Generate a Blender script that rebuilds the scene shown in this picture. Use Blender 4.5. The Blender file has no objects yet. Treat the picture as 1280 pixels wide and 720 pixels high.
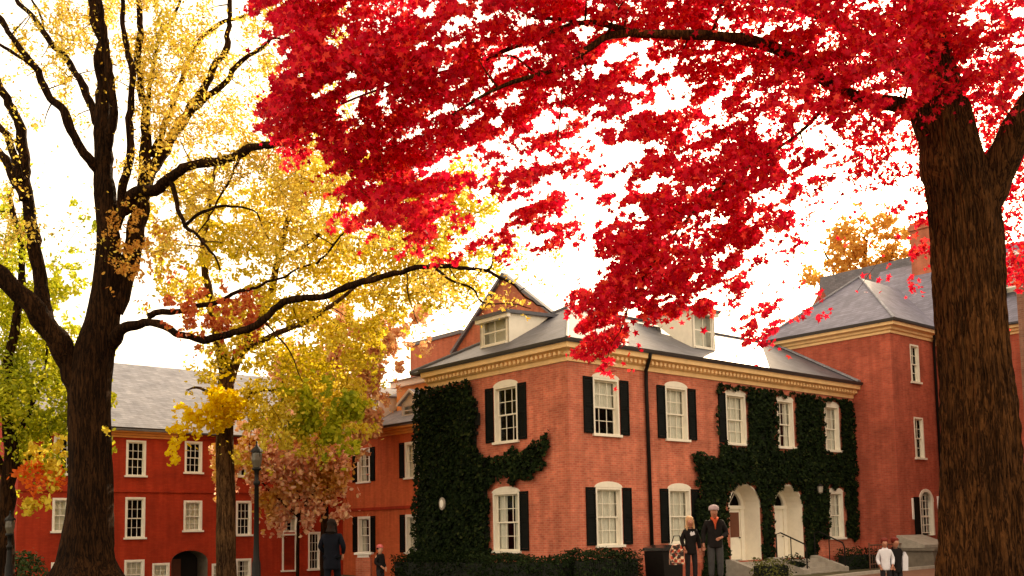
import bpy, bmesh, math, random
import numpy as np
from math import sin, cos, radians, pi, sqrt, atan2
from mathutils import Vector, Matrix, noise
random.seed(7); rng = np.random.default_rng(7)
S = bpy.context.scene; COL = S.collection

# ------------------------------------------------------------------ camera
PITCH, ROLL, YAW = radians(5.19), radians(-1.07), radians(49.11)
FPX, CYP = 1259.0, 550.0                       # focal length and principal row in pixels of a 1280x720 frame (the frame is a crop)
EYE = Vector((0, 0, 1.8))
_r = Vector((1, 0, 0)); FW = Vector((0, cos(PITCH), sin(PITCH))); _u = Vector((0, -sin(PITCH), cos(PITCH)))
RR = cos(ROLL) * _r + sin(ROLL) * _u; UU = -sin(ROLL) * _r + cos(ROLL) * _u
cam = bpy.data.cameras.new('camera'); co = bpy.data.objects.new('camera', cam); COL.objects.link(co)
m3 = Matrix((RR, UU, -FW)).transposed(); co.matrix_world = Matrix.Translation(EYE) @ m3.to_4x4()
cam.sensor_width = 36; cam.lens = FPX / 1280 * 36; cam.shift_y = (CYP - 360) / 1280; cam.clip_end = 3000; cam.clip_start = .1
S.camera = co
# ------------------------------------------------------------------ light
SAZ, SEL = radians(21.5), radians(23)
SUND = Vector((sin(SAZ) * cos(SEL), cos(SAZ) * cos(SEL), sin(SEL)))
W = bpy.data.worlds.new('World'); S.world = W; W.use_nodes = True
nt = W.node_tree; nt.nodes.clear()
sky = nt.nodes.new('ShaderNodeTexSky'); sky.sky_type = 'NISHITA'; sky.sun_disc = False
sky.sun_elevation = SEL; sky.sun_rotation = SAZ; sky.dust_density = 4.0; sky.air_density = 1.0; sky.ozone_density = .6
bg = nt.nodes.new('ShaderNodeBackground'); bg.inputs[1].default_value = .15
out = nt.nodes.new('ShaderNodeOutputWorld')
mx = nt.nodes.new('ShaderNodeMix'); mx.data_type = 'RGBA'; mx.inputs[0].default_value = .55     # thin high cloud over the whole sky
tc = nt.nodes.new('ShaderNodeTexCoord'); nz = nt.nodes.new('ShaderNodeTexNoise'); nz.inputs['Scale'].default_value = 2.2; nz.inputs['Detail'].default_value = 6
mpn = nt.nodes.new('ShaderNodeMapping'); mpn.inputs['Scale'].default_value = (1, 1, 3)
cr = nt.nodes.new('ShaderNodeValToRGB'); cr.color_ramp.elements[0].color = (8.0, 7.0, 5.6, 1); cr.color_ramp.elements[1].color = (11.5, 10.2, 8.5, 1)
cr.color_ramp.elements[0].position = .3; cr.color_ramp.elements[1].position = .7
L_ = nt.links
L_.new(tc.outputs['Generated'], mpn.inputs[0]); L_.new(mpn.outputs[0], nz.inputs[0]); L_.new(nz.outputs[0], cr.inputs[0])
L_.new(sky.outputs[0], mx.inputs[6]); L_.new(cr.outputs[0], mx.inputs[7]); L_.new(mx.outputs[2], bg.inputs[0]); L_.new(bg.outputs[0], out.inputs[0])
sl = bpy.data.lights.new('sun', 'SUN'); sl.energy = 5; sl.angle = radians(.5); sl.color = (1, .86, .66)
so = bpy.data.objects.new('sun', sl); COL.objects.link(so); so.rotation_euler = SUND.to_track_quat('Z', 'Y').to_euler(); so.location = (30, 60, 60)
vs = S.view_settings; vs.view_transform = 'Standard'; vs.look = 'None'; vs.gamma = 1; vs.use_curve_mapping = False; vs.exposure = 1.06
vs.use_white_balance = True; vs.white_balance_temperature = 8200; vs.white_balance_tint = 12
S.cycles.max_bounces = 8; S.cycles.transparent_max_bounces = 12
S.cycles.use_adaptive_sampling = True; S.cycles.sample_clamp_indirect = 6

# ------------------------------------------------------------------ geometry helpers
def ray(x, y): return FW + RR * ((x - 640) / FPX) - UU * ((y - CYP) / FPX)
def at(x, y, Y):
    d = ray(x, y); return EYE + d * (Y / d.y)
UV_U = Vector((sin(YAW), cos(YAW), 0)); UV_V = Vector((-cos(YAW), sin(YAW), 0))
C0 = Vector((1.854, 32.4, 0)); ROTZ = atan2(UV_U.y, UV_U.x)
def cw(u, v, z=0): return C0 + UV_U * u + UV_V * v + Vector((0, 0, z))
_GB = [(4.2, 22, .62, 3.2), (-4.1, 23, .42, 3.5), (11.2, 29.5, -.3, 3.5), (-12.6, 30, .7, 5), (-14, 48, -.6, 9), (-5, 36, -.25, 5), (6.8, 13.5, .1, 3)]
def gz(x, y):
    z = 0.0
    for a, b, h, s in _GB: z += h * math.exp(-((x - a) ** 2 + (y - b) ** 2) / (2 * s * s))
    return z

class MB:
    def __init__(s): s.v = []; s.f = []; s.fm = []
    def add(s, vs, fs, mi=0):
        n = len(s.v); s.v += [tuple(p) for p in vs]; s.f += [tuple(n + i for i in f) for f in fs]; s.fm += [mi] * len(fs); return s
    def box(s, x0, x1, y0, y1, z0, z1):
        if x0 > x1: x0, x1 = x1, x0
        if y0 > y1: y0, y1 = y1, y0
        return s.add([(x0,y0,z0),(x1,y0,z0),(x1,y1,z0),(x0,y1,z0),(x0,y0,z1),(x1,y0,z1),(x1,y1,z1),(x0,y1,z1)],
                     [(0,3,2,1),(4,5,6,7),(0,1,5,4),(1,2,6,5),(2,3,7,6),(3,0,4,7)])
    def prism(s, prof, place, t0, t1):
        """polygon prof [(a,b)..] extruded between t0 and t1; place(a,b,t)->xyz"""
        n = len(prof); vs = [place(a, b, t0) for a, b in prof] + [place(a, b, t1) for a, b in prof]
        return s.add(vs, [tuple(range(n)), tuple(range(2*n-1, n-1, -1))] + [(i, i+n, (i+1) % n + n, (i+1) % n) for i in range(n)])
    def tube(s, pts, rad, n=8, cap=True):
        P = [Vector(p) for p in pts]; k = len(P); rings = []; prev = None
        for i in range(k):
            t = (P[min(i+1, k-1)] - P[max(i-1, 0)]); t = t.normalized() if t.length > 1e-9 else Vector((0, 0, 1))
            a = prev if prev is not None else (Vector((1, 0, 0)) if abs(t.x) < .8 else Vector((0, 1, 0)))
            a = (a - t * a.dot(t)); a = a.normalized() if a.length > 1e-6 else t.orthogonal().normalized(); prev = a; b = t.cross(a)
            r = rad[i] if hasattr(rad, '__len__') else rad
            rings.append([P[i] + (a * cos(2*pi*j/n) + b * sin(2*pi*j/n)) * r for j in range(n)])
        vs = [p for r in rings for p in r]
        fs = [(i*n+j, i*n+(j+1) % n, (i+1)*n+(j+1) % n, (i+1)*n+j) for i in range(k-1) for j in range(n)]
        if cap: fs += [tuple(range(n-1, -1, -1)), tuple((k-1)*n+j for j in range(n))]
        return s.add(vs, fs)
    def lathe(s, c, prof, n=16):
        c = Vector(c); vs = [c + Vector((r*cos(2*pi*j/n), r*sin(2*pi*j/n), z)) for r, z in prof for j in range(n)]; k = len(prof)
        fs = [(i*n+j, i*n+(j+1) % n, (i+1)*n+(j+1) % n, (i+1)*n+j) for i in range(k-1) for j in range(n)]
        return s.add(vs, fs + [tuple(range(n-1, -1, -1)), tuple((k-1)*n+j for j in range(n))])
    def build(s, name, mat, parent=None, smooth=False, origin=None):
        me = bpy.data.meshes.new(name)
        o0 = Vector(origin) if origin is not None else (Vector(parent['_o']) if parent is not None and '_o' in parent else Vector((0, 0, 0)))
        vs = s.v
        if o0.length > 0: vs = [(p[0]-o0.x, p[1]-o0.y, p[2]-o0.z) for p in vs]
        me.from_pydata(vs, [], s.f)
        bm = bmesh.new(); bm.from_mesh(me); bmesh.ops.recalc_face_normals(bm, faces=bm.faces); bm.to_mesh(me); bm.free()
        me.materials.append(mat)
        if smooth: me.polygons.foreach_set('use_smooth', [True] * len(me.polygons))
        o = bpy.data.objects.new(name, me); COL.objects.link(o)
        if parent is not None:
            o.parent = parent
            if '_o' in parent: o['_o'] = parent['_o']
        return o
def tag(o, label=None, cat=None, group=None, kind=None):
    if label: o['label'] = label
    if cat: o['category'] = cat
    if group: o['group'] = group
    if kind: o['kind'] = kind
    return o
def empty(name, loc, rz, label, cat, group=None, org=None):
    o = bpy.data.objects.new(name, None); COL.objects.link(o); o.location = loc; o.rotation_euler = (0, 0, rz); o.empty_display_size = .3
    if org is not None: o['_o'] = org
    return tag(o, label, cat, group)
def copy_tree(o, parent=None):
    c = o.copy(); COL.objects.link(c); c.parent = parent
    for ch in list(o.children): copy_tree(ch, c)
    return c
def building(name, u, v, label, cat='building', z=0, group=None):
    return empty(name, cw(u, v, z), ROTZ, label, cat, group, (u, v, z))

# ------------------------------------------------------------------ materials
def mat(name): 
    m = bpy.data.materials.new(name); m.use_nodes = True; t = m.node_tree; b = t.nodes['Principled BSDF']; return m, t, b
def N(t, k, **kw):
    n = t.nodes.new(k)
    for a, b in kw.items():
        if a in n.inputs: n.inputs[a].default_value = b
        else: setattr(n, a, b)
    return n
def ramp(t, fac, stops):
    r = t.nodes.new('ShaderNodeValToRGB'); e = r.color_ramp.elements
    while len(e) < len(stops): e.new(.5)
    for i, (p, c) in enumerate(stops): e[i].position = p; e[i].color = (*c, 1)
    t.links.new(fac, r.inputs[0]); return r
def plain(name, col, rough=.6, var=.12, scale=3, metal=0, spec=.5, bump=0, bscale=40):
    m, t, b = mat(name); b.inputs['Roughness'].default_value = rough; b.inputs['Metallic'].default_value = metal; b.inputs['Specular IOR Level'].default_value = spec
    tc = N(t, 'ShaderNodeTexCoord'); n = N(t, 'ShaderNodeTexNoise', Scale=scale, Detail=6.0, Roughness=.65); t.links.new(tc.outputs['Object'], n.inputs[0])
    r = ramp(t, n.outputs[0], [(.3, tuple(c*(1-var) for c in col)), (.7, tuple(min(1, c*(1+var)) for c in col))]); t.links.new(r.outputs[0], b.inputs['Base Color'])
    if bump:
        n2 = N(t, 'ShaderNodeTexNoise', Scale=bscale, Detail=4.0); t.links.new(tc.outputs['Object'], n2.inputs[0])
        bp = N(t, 'ShaderNodeBump', Strength=bump, Distance=.02); t.links.new(n2.outputs[0], bp.inputs['Height']); t.links.new(bp.outputs[0], b.inputs['Normal'])
    return m
def brick(name, c1, c2, mortar, wear=.3, painted=False):
    m, t, b = mat(name); b.inputs['Roughness'].default_value = .85; b.inputs['Specular IOR Level'].default_value = .25
    tc = N(t, 'ShaderNodeTexCoord'); sp = N(t, 'ShaderNodeSeparateXYZ'); t.links.new(tc.outputs['Object'], sp.inputs[0])
    ad = N(t, 'ShaderNodeMath', operation='ADD'); t.links.new(sp.outputs[0], ad.inputs[0]); t.links.new(sp.outputs[1], ad.inputs[1])
    cb = N(t, 'ShaderNodeCombineXYZ'); t.links.new(ad.outputs[0], cb.inputs[0]); t.links.new(sp.outputs[2], cb.inputs[1])
    bt = N(t, 'ShaderNodeTexBrick', Scale=1.0); bt.inputs['Brick Width'].default_value = .215; bt.inputs['Row Height'].default_value = .075
    bt.inputs['Mortar Size'].default_value = .008; bt.inputs['Color1'].default_value = (*c1, 1); bt.inputs['Color2'].default_value = (*c2, 1); bt.inputs['Mortar'].default_value = (*mortar, 1)
    t.links.new(cb.outputs[0], bt.inputs[0])
    nz = N(t, 'ShaderNodeTexNoise', Scale=.9, Detail=9.0, Roughness=.68); t.links.new(tc.outputs['Object'], nz.inputs[0])
    rr = ramp(t, nz.outputs[0], [(.3, (1-wear,)*3), (.68, (1+wear*.55,)*3)])
    mu = N(t, 'ShaderNodeMix', data_type='RGBA', blend_type='MULTIPLY'); mu.inputs[0].default_value = 1
    t.links.new(bt.outputs[0], mu.inputs[6]); t.links.new(rr.outputs[0], mu.inputs[7])
    # streaks of dirt running down the wall
    mp = N(t, 'ShaderNodeMapping'); mp.inputs['Scale'].default_value = (2.5, 2.5, .25); t.links.new(tc.outputs['Object'], mp.inputs[0])
    n3 = N(t, 'ShaderNodeTexNoise', Scale=1.6, Detail=5.0); t.links.new(mp.outputs[0], n3.inputs[0]); r3 = ramp(t, n3.outputs[0], [(.35, (.78, .76, .74)), (.6, (1.03, 1.03, 1.03))])
    m2 = N(t, 'ShaderNodeMix', data_type='RGBA', blend_type='MULTIPLY'); m2.inputs[0].default_value = .8
    t.links.new(mu.outputs[2], m2.inputs[6]); t.links.new(r3.outputs[0], m2.inputs[7]); t.links.new(m2.outputs[2], b.inputs['Base Color'])
    bp = N(t, 'ShaderNodeBump', Strength=.5, Distance=.01); t.links.new(bt.outputs[1], bp.inputs['Height']); bp.invert = True; t.links.new(bp.outputs[0], b.inputs['Normal'])
    return m
def slate(name, col, rough=.42):
    m, t, b = mat(name); b.inputs['Roughness'].default_value = rough; b.inputs['Specular IOR Level'].default_value = .4
    tc = N(t, 'ShaderNodeTexCoord'); sp = N(t, 'ShaderNodeSeparateXYZ'); t.links.new(tc.outputs['Object'], sp.inputs[0])
    ad = N(t, 'ShaderNodeMath', operation='ADD'); t.links.new(sp.outputs[0], ad.inputs[0]); t.links.new(sp.outputs[1], ad.inputs[1])
    cb = N(t, 'ShaderNodeCombineXYZ'); t.links.new(ad.outputs[0], cb.inputs[0]); t.links.new(sp.outputs[2], cb.inputs[1])
    bt = N(t, 'ShaderNodeTexBrick', Scale=1.0); bt.inputs['Brick Width'].default_value = .3; bt.inputs['Row Height'].default_value = .11
    bt.inputs['Mortar Size'].default_value = .006; a = tuple(c*.82 for c in col); e = tuple(c*1.2 for c in col)
    bt.inputs['Color1'].default_value = (*a, 1); bt.inputs['Color2'].default_value = (*e, 1); bt.inputs['Mortar'].default_value = (*[c*.5 for c in col], 1)
    t.links.new(cb.outputs[0], bt.inputs[0])
    nz = N(t, 'ShaderNodeTexNoise', Scale=1.3, Detail=8.0, Roughness=.7); t.links.new(tc.outputs['Object'], nz.inputs[0]); rr = ramp(t, nz.outputs[0], [(.3, (.7, .7, .72)), (.7, (1.2, 1.18, 1.15))])
    mu = N(t, 'ShaderNodeMix', data_type='RGBA', blend_type='MULTIPLY'); mu.inputs[0].default_value = 1
    t.links.new(bt.outputs[0], mu.inputs[6]); t.links.new(rr.outputs[0], mu.inputs[7]); t.links.new(mu.outputs[2], b.inputs['Base Color'])
    bp = N(t, 'ShaderNodeBump', Strength=.35, Distance=.01); t.links.new(bt.outputs[0], bp.inputs['Height']); t.links.new(bp.outputs[0], b.inputs['Normal'])
    return m
def leafmat(name, stops, trans=.5, zone=None, rough=.6, spec=.15):
    m = bpy.data.materials.new(name); m.use_nodes = True; t = m.node_tree; t.nodes.clear()
    g = N(t, 'ShaderNodeNewGeometry'); r = ramp(t, g.outputs['Random Per Island'], stops); col = r.outputs[0]
    if zone:
        tc = N(t, 'ShaderNodeTexCoord'); n = N(t, 'ShaderNodeTexNoise', Scale=zone[0], Detail=2.0); t.links.new(tc.outputs['Object'], n.inputs[0])
        f = ramp(t, n.outputs[0], [(zone[1], (0, 0, 0)), (zone[1] + .12, (1, 1, 1))]); r2 = ramp(t, g.outputs['Random Per Island'], zone[2])
        mm = N(t, 'ShaderNodeMix', data_type='RGBA'); t.links.new(f.outputs[0], mm.inputs[0]); t.links.new(col, mm.inputs[6]); t.links.new(r2.outputs[0], mm.inputs[7]); col = mm.outputs[2]
    d = N(t, 'ShaderNodeBsdfPrincipled'); d.inputs['Roughness'].default_value = rough; d.inputs['Specular IOR Level'].default_value = spec; tr = N(t, 'ShaderNodeBsdfTranslucent'); mxs = N(t, 'ShaderNodeMixShader'); mxs.inputs[0].default_value = trans
    t.links.new(col, d.inputs['Base Color']); t.links.new(col, tr.inputs[0]); t.links.new(d.outputs[0], mxs.inputs[1]); t.links.new(tr.outputs[0], mxs.inputs[2])
    o = N(t, 'ShaderNodeOutputMaterial'); t.links.new(mxs.outputs[0], o.inputs[0]); return m
def barkmat(name, c1, c2, sc=(9, 9, 1.2), bump=1.0):
    m, t, b = mat(name); b.inputs['Roughness'].default_value = .95; b.inputs['Specular IOR Level'].default_value = .05
    tc = N(t, 'ShaderNodeTexCoord'); mp = N(t, 'ShaderNodeMapping'); mp.inputs['Scale'].default_value = sc; t.links.new(tc.outputs['Object'], mp.inputs[0])
    n1 = N(t, 'ShaderNodeTexNoise', Scale=.8, Detail=3.0, Roughness=.6, Distortion=.7); t.links.new(mp.outputs[0], n1.inputs[0])
    su = N(t, 'ShaderNodeMath', operation='SUBTRACT'); su.inputs[1].default_value = .5; t.links.new(n1.outputs[0], su.inputs[0])
    ab = N(t, 'ShaderNodeMath', operation='ABSOLUTE'); t.links.new(su.outputs[0], ab.inputs[0])
    fr = ramp(t, ab.outputs[0], [(.0, (0, 0, 0)), (.09, (1, 1, 1))])                     # dark furrows between long plates
    n2 = N(t, 'ShaderNodeTexNoise', Scale=7.0, Detail=8.0, Roughness=.75); mp2 = N(t, 'ShaderNodeMapping'); mp2.inputs['Scale'].default_value = (sc[0]*.3, sc[1]*.3, sc[2]*.9); t.links.new(tc.outputs['Object'], mp2.inputs[0]); t.links.new(mp2.outputs[0], n2.inputs[0])
    rr = ramp(t, n2.outputs[0], [(.3, (.35, .35, .35)), (.7, (1.25, 1.22, 1.15))])
    n3 = N(t, 'ShaderNodeTexNoise', Scale=1.1, Detail=3.0); t.links.new(tc.outputs['Object'], n3.inputs[0]); r3 = ramp(t, n3.outputs[0], [(.35, (.6, .6, .62)), (.65, (1.15, 1.1, 1.0))])
    mx0 = N(t, 'ShaderNodeMix', data_type='RGBA'); mx0.inputs[6].default_value = (*c1, 1); mx0.inputs[7].default_value = (*c2, 1); t.links.new(fr.outputs[0], mx0.inputs[0])
    m1 = N(t, 'ShaderNodeMix', data_type='RGBA', blend_type='MULTIPLY'); m1.inputs[0].default_value = 1; t.links.new(mx0.outputs[2], m1.inputs[6]); t.links.new(rr.outputs[0], m1.inputs[7])
    m2 = N(t, 'ShaderNodeMix', data_type='RGBA', blend_type='MULTIPLY'); m2.inputs[0].default_value = 1; t.links.new(m1.outputs[2], m2.inputs[6]); t.links.new(r3.outputs[0], m2.inputs[7]); t.links.new(m2.outputs[2], b.inputs['Base Color'])
    hh = N(t, 'ShaderNodeMath', operation='MULTIPLY'); t.links.new(fr.outputs[0], hh.inputs[0]); t.links.new(n2.outputs[0], hh.inputs[1])
    bp = N(t, 'ShaderNodeBump', Strength=bump, Distance=.04); t.links.new(hh.outputs[0], bp.inputs['Height']); t.links.new(bp.outputs[0], b.inputs['Normal']); return m
def glass(name, tint=(.9, .92, .9), mixf=.45):
    m = bpy.data.materials.new(name); m.use_nodes = True; t = m.node_tree; t.nodes.clear()
    gl = N(t, 'ShaderNodeBsdfGlossy', Roughness=.03); gl.inputs[0].default_value = (*tint, 1); tp = N(t, 'ShaderNodeBsdfTransparent'); tp.inputs[0].default_value = (.92, .93, .92, 1)
    lw = N(t, 'ShaderNodeLayerWeight'); lw.inputs[0].default_value = .12; mxs = N(t, 'ShaderNodeMixShader')
    tc = N(t, 'ShaderNodeTexCoord'); nn = N(t, 'ShaderNodeTexNoise', Scale=1.2, Detail=0.0); t.links.new(tc.outputs['Object'], nn.inputs[0]); bp = N(t, 'ShaderNodeBump', Strength=.06, Distance=.02); t.links.new(nn.outputs[0], bp.inputs['Height']); t.links.new(bp.outputs[0], gl.inputs['Normal'])
    t.links.new(lw.outputs[0], mxs.inputs[0]); t.links.new(tp.outputs[0], mxs.inputs[1]); t.links.new(gl.outputs[0], mxs.inputs[2])
    o = N(t, 'ShaderNodeOutputMaterial'); t.links.new(mxs.outputs[0], o.inputs[0]); return m

M_brick = brick('salmon_brick', (.66, .18, .105), (.50, .115, .07), (.56, .25, .16), .4)
M_brickT = brick('red_brick', (.53, .11, .062), (.41, .075, .045), (.40, .13, .085), .38)
M_brickW = brick('orange_painted_brick', (.66, .14, .055), (.58, .11, .045), (.54, .13, .05), .16)
M_brickL = brick('deep_red_painted_brick', (.46, .042, .016), (.40, .032, .013), (.36, .036, .015), .26)
M_brickE = brick('pale_red_brick', (.52, .15, .08), (.44, .11, .06), (.40, .2, .13), .2)
M_white = plain('cream_white_paint', (.80, .74, .62), .55, .07, 4, bump=.15)
M_whiteR = plain('bright_white_paint', (.85, .82, .76), .5, .06, 4)
M_corn = plain('cream_cornice_paint', (.88, .58, .28), .55, .12, 2.5, bump=.1)
M_cornO = plain('orange_cornice_paint', (.78, .32, .09), .6, .12, 2.5)
M_gut = plain('dark_gutter_metal', (.03, .025, .022), .45, .2, 3)
M_slate = slate('grey_slate', (.105, .105, .125), .52)
M_slateL = slate('pale_grey_slate', (.26, .265, .30), .6)
M_slateT = slate('violet_grey_slate', (.155, .15, .205), .55)
M_shut = plain('black_shutter_paint', (.006, .007, .006), .6, .3, 5, spec=.06)
M_glass = glass('window_glass'); M_curt = plain('pale_curtain', (.78, .74, .64), .9, .1, 6)
M_room = plain('dark_room', (.02, .015, .012), .95, .1, 2)  # near-black sheets behind the windows, darkness of unlit rooms put into the colour
M_stone = plain('grey_stone', (.34, .30, .25), .85, .2, 4, bump=.4)
M_stoneD = plain('dark_stone', (.16, .13, .10), .9, .25, 4, bump=.4)
M_door = plain('brown_door_wood', (.13, .035, .015), .5, .2, 6)
M_iron = plain('black_iron', (.008, .007, .006), .5, .3, 6, spec=.15)
M_ivy = leafmat('ivy_leaf', [(0, (.004, .008, .003)), (.5, (.008, .016, .005)), (.9, (.014, .026, .007)), (1, (.04, .05, .014))], .1, spec=.05)
M_ivyd = plain('dark_leaf_backing', (.006, .009, .005), .95, .4, 9)  # near-black fill behind foliage, shade between leaves put into the colour
M_hedge = leafmat('hedge_leaf', [(0, (.006, .012, .004)), (.5, (.010, .02, .006)), (1, (.018, .03, .008))], .12, spec=.06)
M_red = leafmat('red_maple_leaf', [(0, (.34, .003, .016)), (.4, (.62, .007, .034)), (.8, (.82, .022, .045)), (1, (.90, .09, .045))], .6)
M_gold = leafmat('gold_elm_leaf', [(0, (.46, .25, .035)), (.5, (.70, .49, .08)), (1, (.78, .60, .14))], .5, (.35, .52, [(0, (.42, .33, .03)), (1, (.70, .55, .10))]))
M_yel = leafmat('yellow_leaf', [(0, (.44, .29, .025)), (.5, (.68, .50, .05)), (1, (.80, .68, .12))], .52, (.28, .46, [(0, (.34, .27, .018)), (.6, (.56, .45, .03)), (1, (.70, .50, .05))]))
M_grn = leafmat('green_yellow_leaf', [(0, (.20, .24, .015)), (.5, (.42, .44, .03)), (1, (.68, .60, .06))], .55, (.42, .52, [(0, (.14, .20, .015)), (1, (.36, .40, .04))]))
M_rust = leafmat('rust_leaf', [(0, (.34, .05, .02)), (.5, (.55, .10, .035)), (1, (.65, .26, .06))], .45)
M_pink = leafmat('pink_orange_leaf', [(0, (.72, .28, .19)), (.5, (.88, .50, .34)), (.8, (.93, .68, .52)), (1, (.92, .66, .28))], .45, (.5, .5, [(0, (.60, .30, .06)), (1, (.80, .50, .10))]))  # tones raised to stand in for backlight, as the tree stands in shadow
M_orl = leafmat('orange_brown_leaf', [(0, (.45, .17, .03)), (1, (.70, .38, .08))], .5)
M_bark = barkmat('dark_elm_bark', (.007, .0035, .002), (.044, .020, .009), (12, 12, 1.4), .8)
M_barkR = barkmat('furrowed_maple_bark', (.018, .008, .004), (.14, .058, .022), (20, 20, 2.2), .9)
M_barkP = barkmat('pale_bark', (.07, .045, .03), (.26, .17, .11), (8, 8, 1.2), .7)

# ------------------------------------------------------------------ ground
def ground():
    xs = np.concatenate([np.linspace(-700, -45, 14)[:-1], np.linspace(-45, 45, 91), np.linspace(45, 700, 14)[1:]])
    ys = np.concatenate([np.linspace(-300, 0, 8)[:-1], np.linspace(0, 70, 71), np.linspace(70, 900, 16)[1:]])
    b = MB(); nx, ny = len(xs), len(ys)
    b.add([(x, y, gz(x, y) + .03 * noise.noise((x*.5, y*.5, 0))) for y in ys for x in xs], [(j*nx+i, j*nx+i+1, (j+1)*nx+i+1, (j+1)*nx+i) for j in range(ny-1) for i in range(nx-1)])
    m, t, bs = mat('lawn_and_soil'); bs.inputs['Roughness'].default_value = .95
    tc = N(t, 'ShaderNodeTexCoord'); n = N(t, 'ShaderNodeTexNoise', Scale=.6, Detail=10.0, Roughness=.7); t.links.new(tc.outputs['Object'], n.inputs[0])
    r = ramp(t, n.outputs[0], [(.3, (.05, .035, .018)), (.5, (.07, .06, .022)), (.7, (.12, .075, .03))]); t.links.new(r.outputs[0], bs.inputs['Base Color'])
    o = b.build('ground', m, smooth=True); tag(o, 'brown autumn lawn across the yard', kind='structure')
ground()

# ------------------------------------------------------------------ building kit
# frames: 'r' = wall facing the right front (coordinate a runs along u, outward is -v); 'l' = wall facing the left front (a runs along v, outward is -u)
def FR(face, pos):
    if face == 'r': return lambda a, d, z: (a, pos - d, z)
    return lambda a, d, z: (pos - d, a, z)
def fbox(b, F, a0, a1, d0, d1, z0, z1):
    vs = [F(a, d, z) for z in (z0, z1) for a, d in ((a0, d0), (a1, d0), (a1, d1), (a0, d1))]
    b.add(vs, [(0,3,2,1),(4,5,6,7),(0,1,5,4),(1,2,6,5),(2,3,7,6),(3,0,4,7)])
def wall_sheet(b, F, a0, a1, z0, z1, holes, top=None):
    """flat wall with holes; a hole is a list of (a,z) points"""
    bm = bmesh.new(); edges = []
    for loop in [top or [(a0, z0), (a1, z0), (a1, z1), (a0, z1)]] + holes:
        vs = [bm.verts.new((p[0], p[1], 0)) for p in loop]
        edges += [bm.edges.new((vs[i], vs[(i+1) % len(vs)])) for i in range(len(vs))]
    bmesh.ops.triangle_fill(bm, edges=edges, use_beauty=True, use_dissolve=False)
    bm.verts.index_update()
    b.add([F(v.co.x, 0, v.co.y) for v in bm.verts], [tuple(v.index for v in f.verts) for f in bm.faces]); bm.free()
def rect(a0, a1, z0, z1): return [(a0, z0), (a1, z0), (a1, z1), (a0, z1)]
def archpts(a0, a1, zs, rise, n=12):
    c, r = (a0+a1)/2, (a1-a0)/2
    return [(c + r*cos(pi*i/n), zs + rise*sin(pi*i/n)) for i in range(n+1)]
def arch_hole(a0, a1, z0, zs, rise): return [(a0, z0), (a1, z0)] + archpts(a0, a1, zs, rise)
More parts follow.
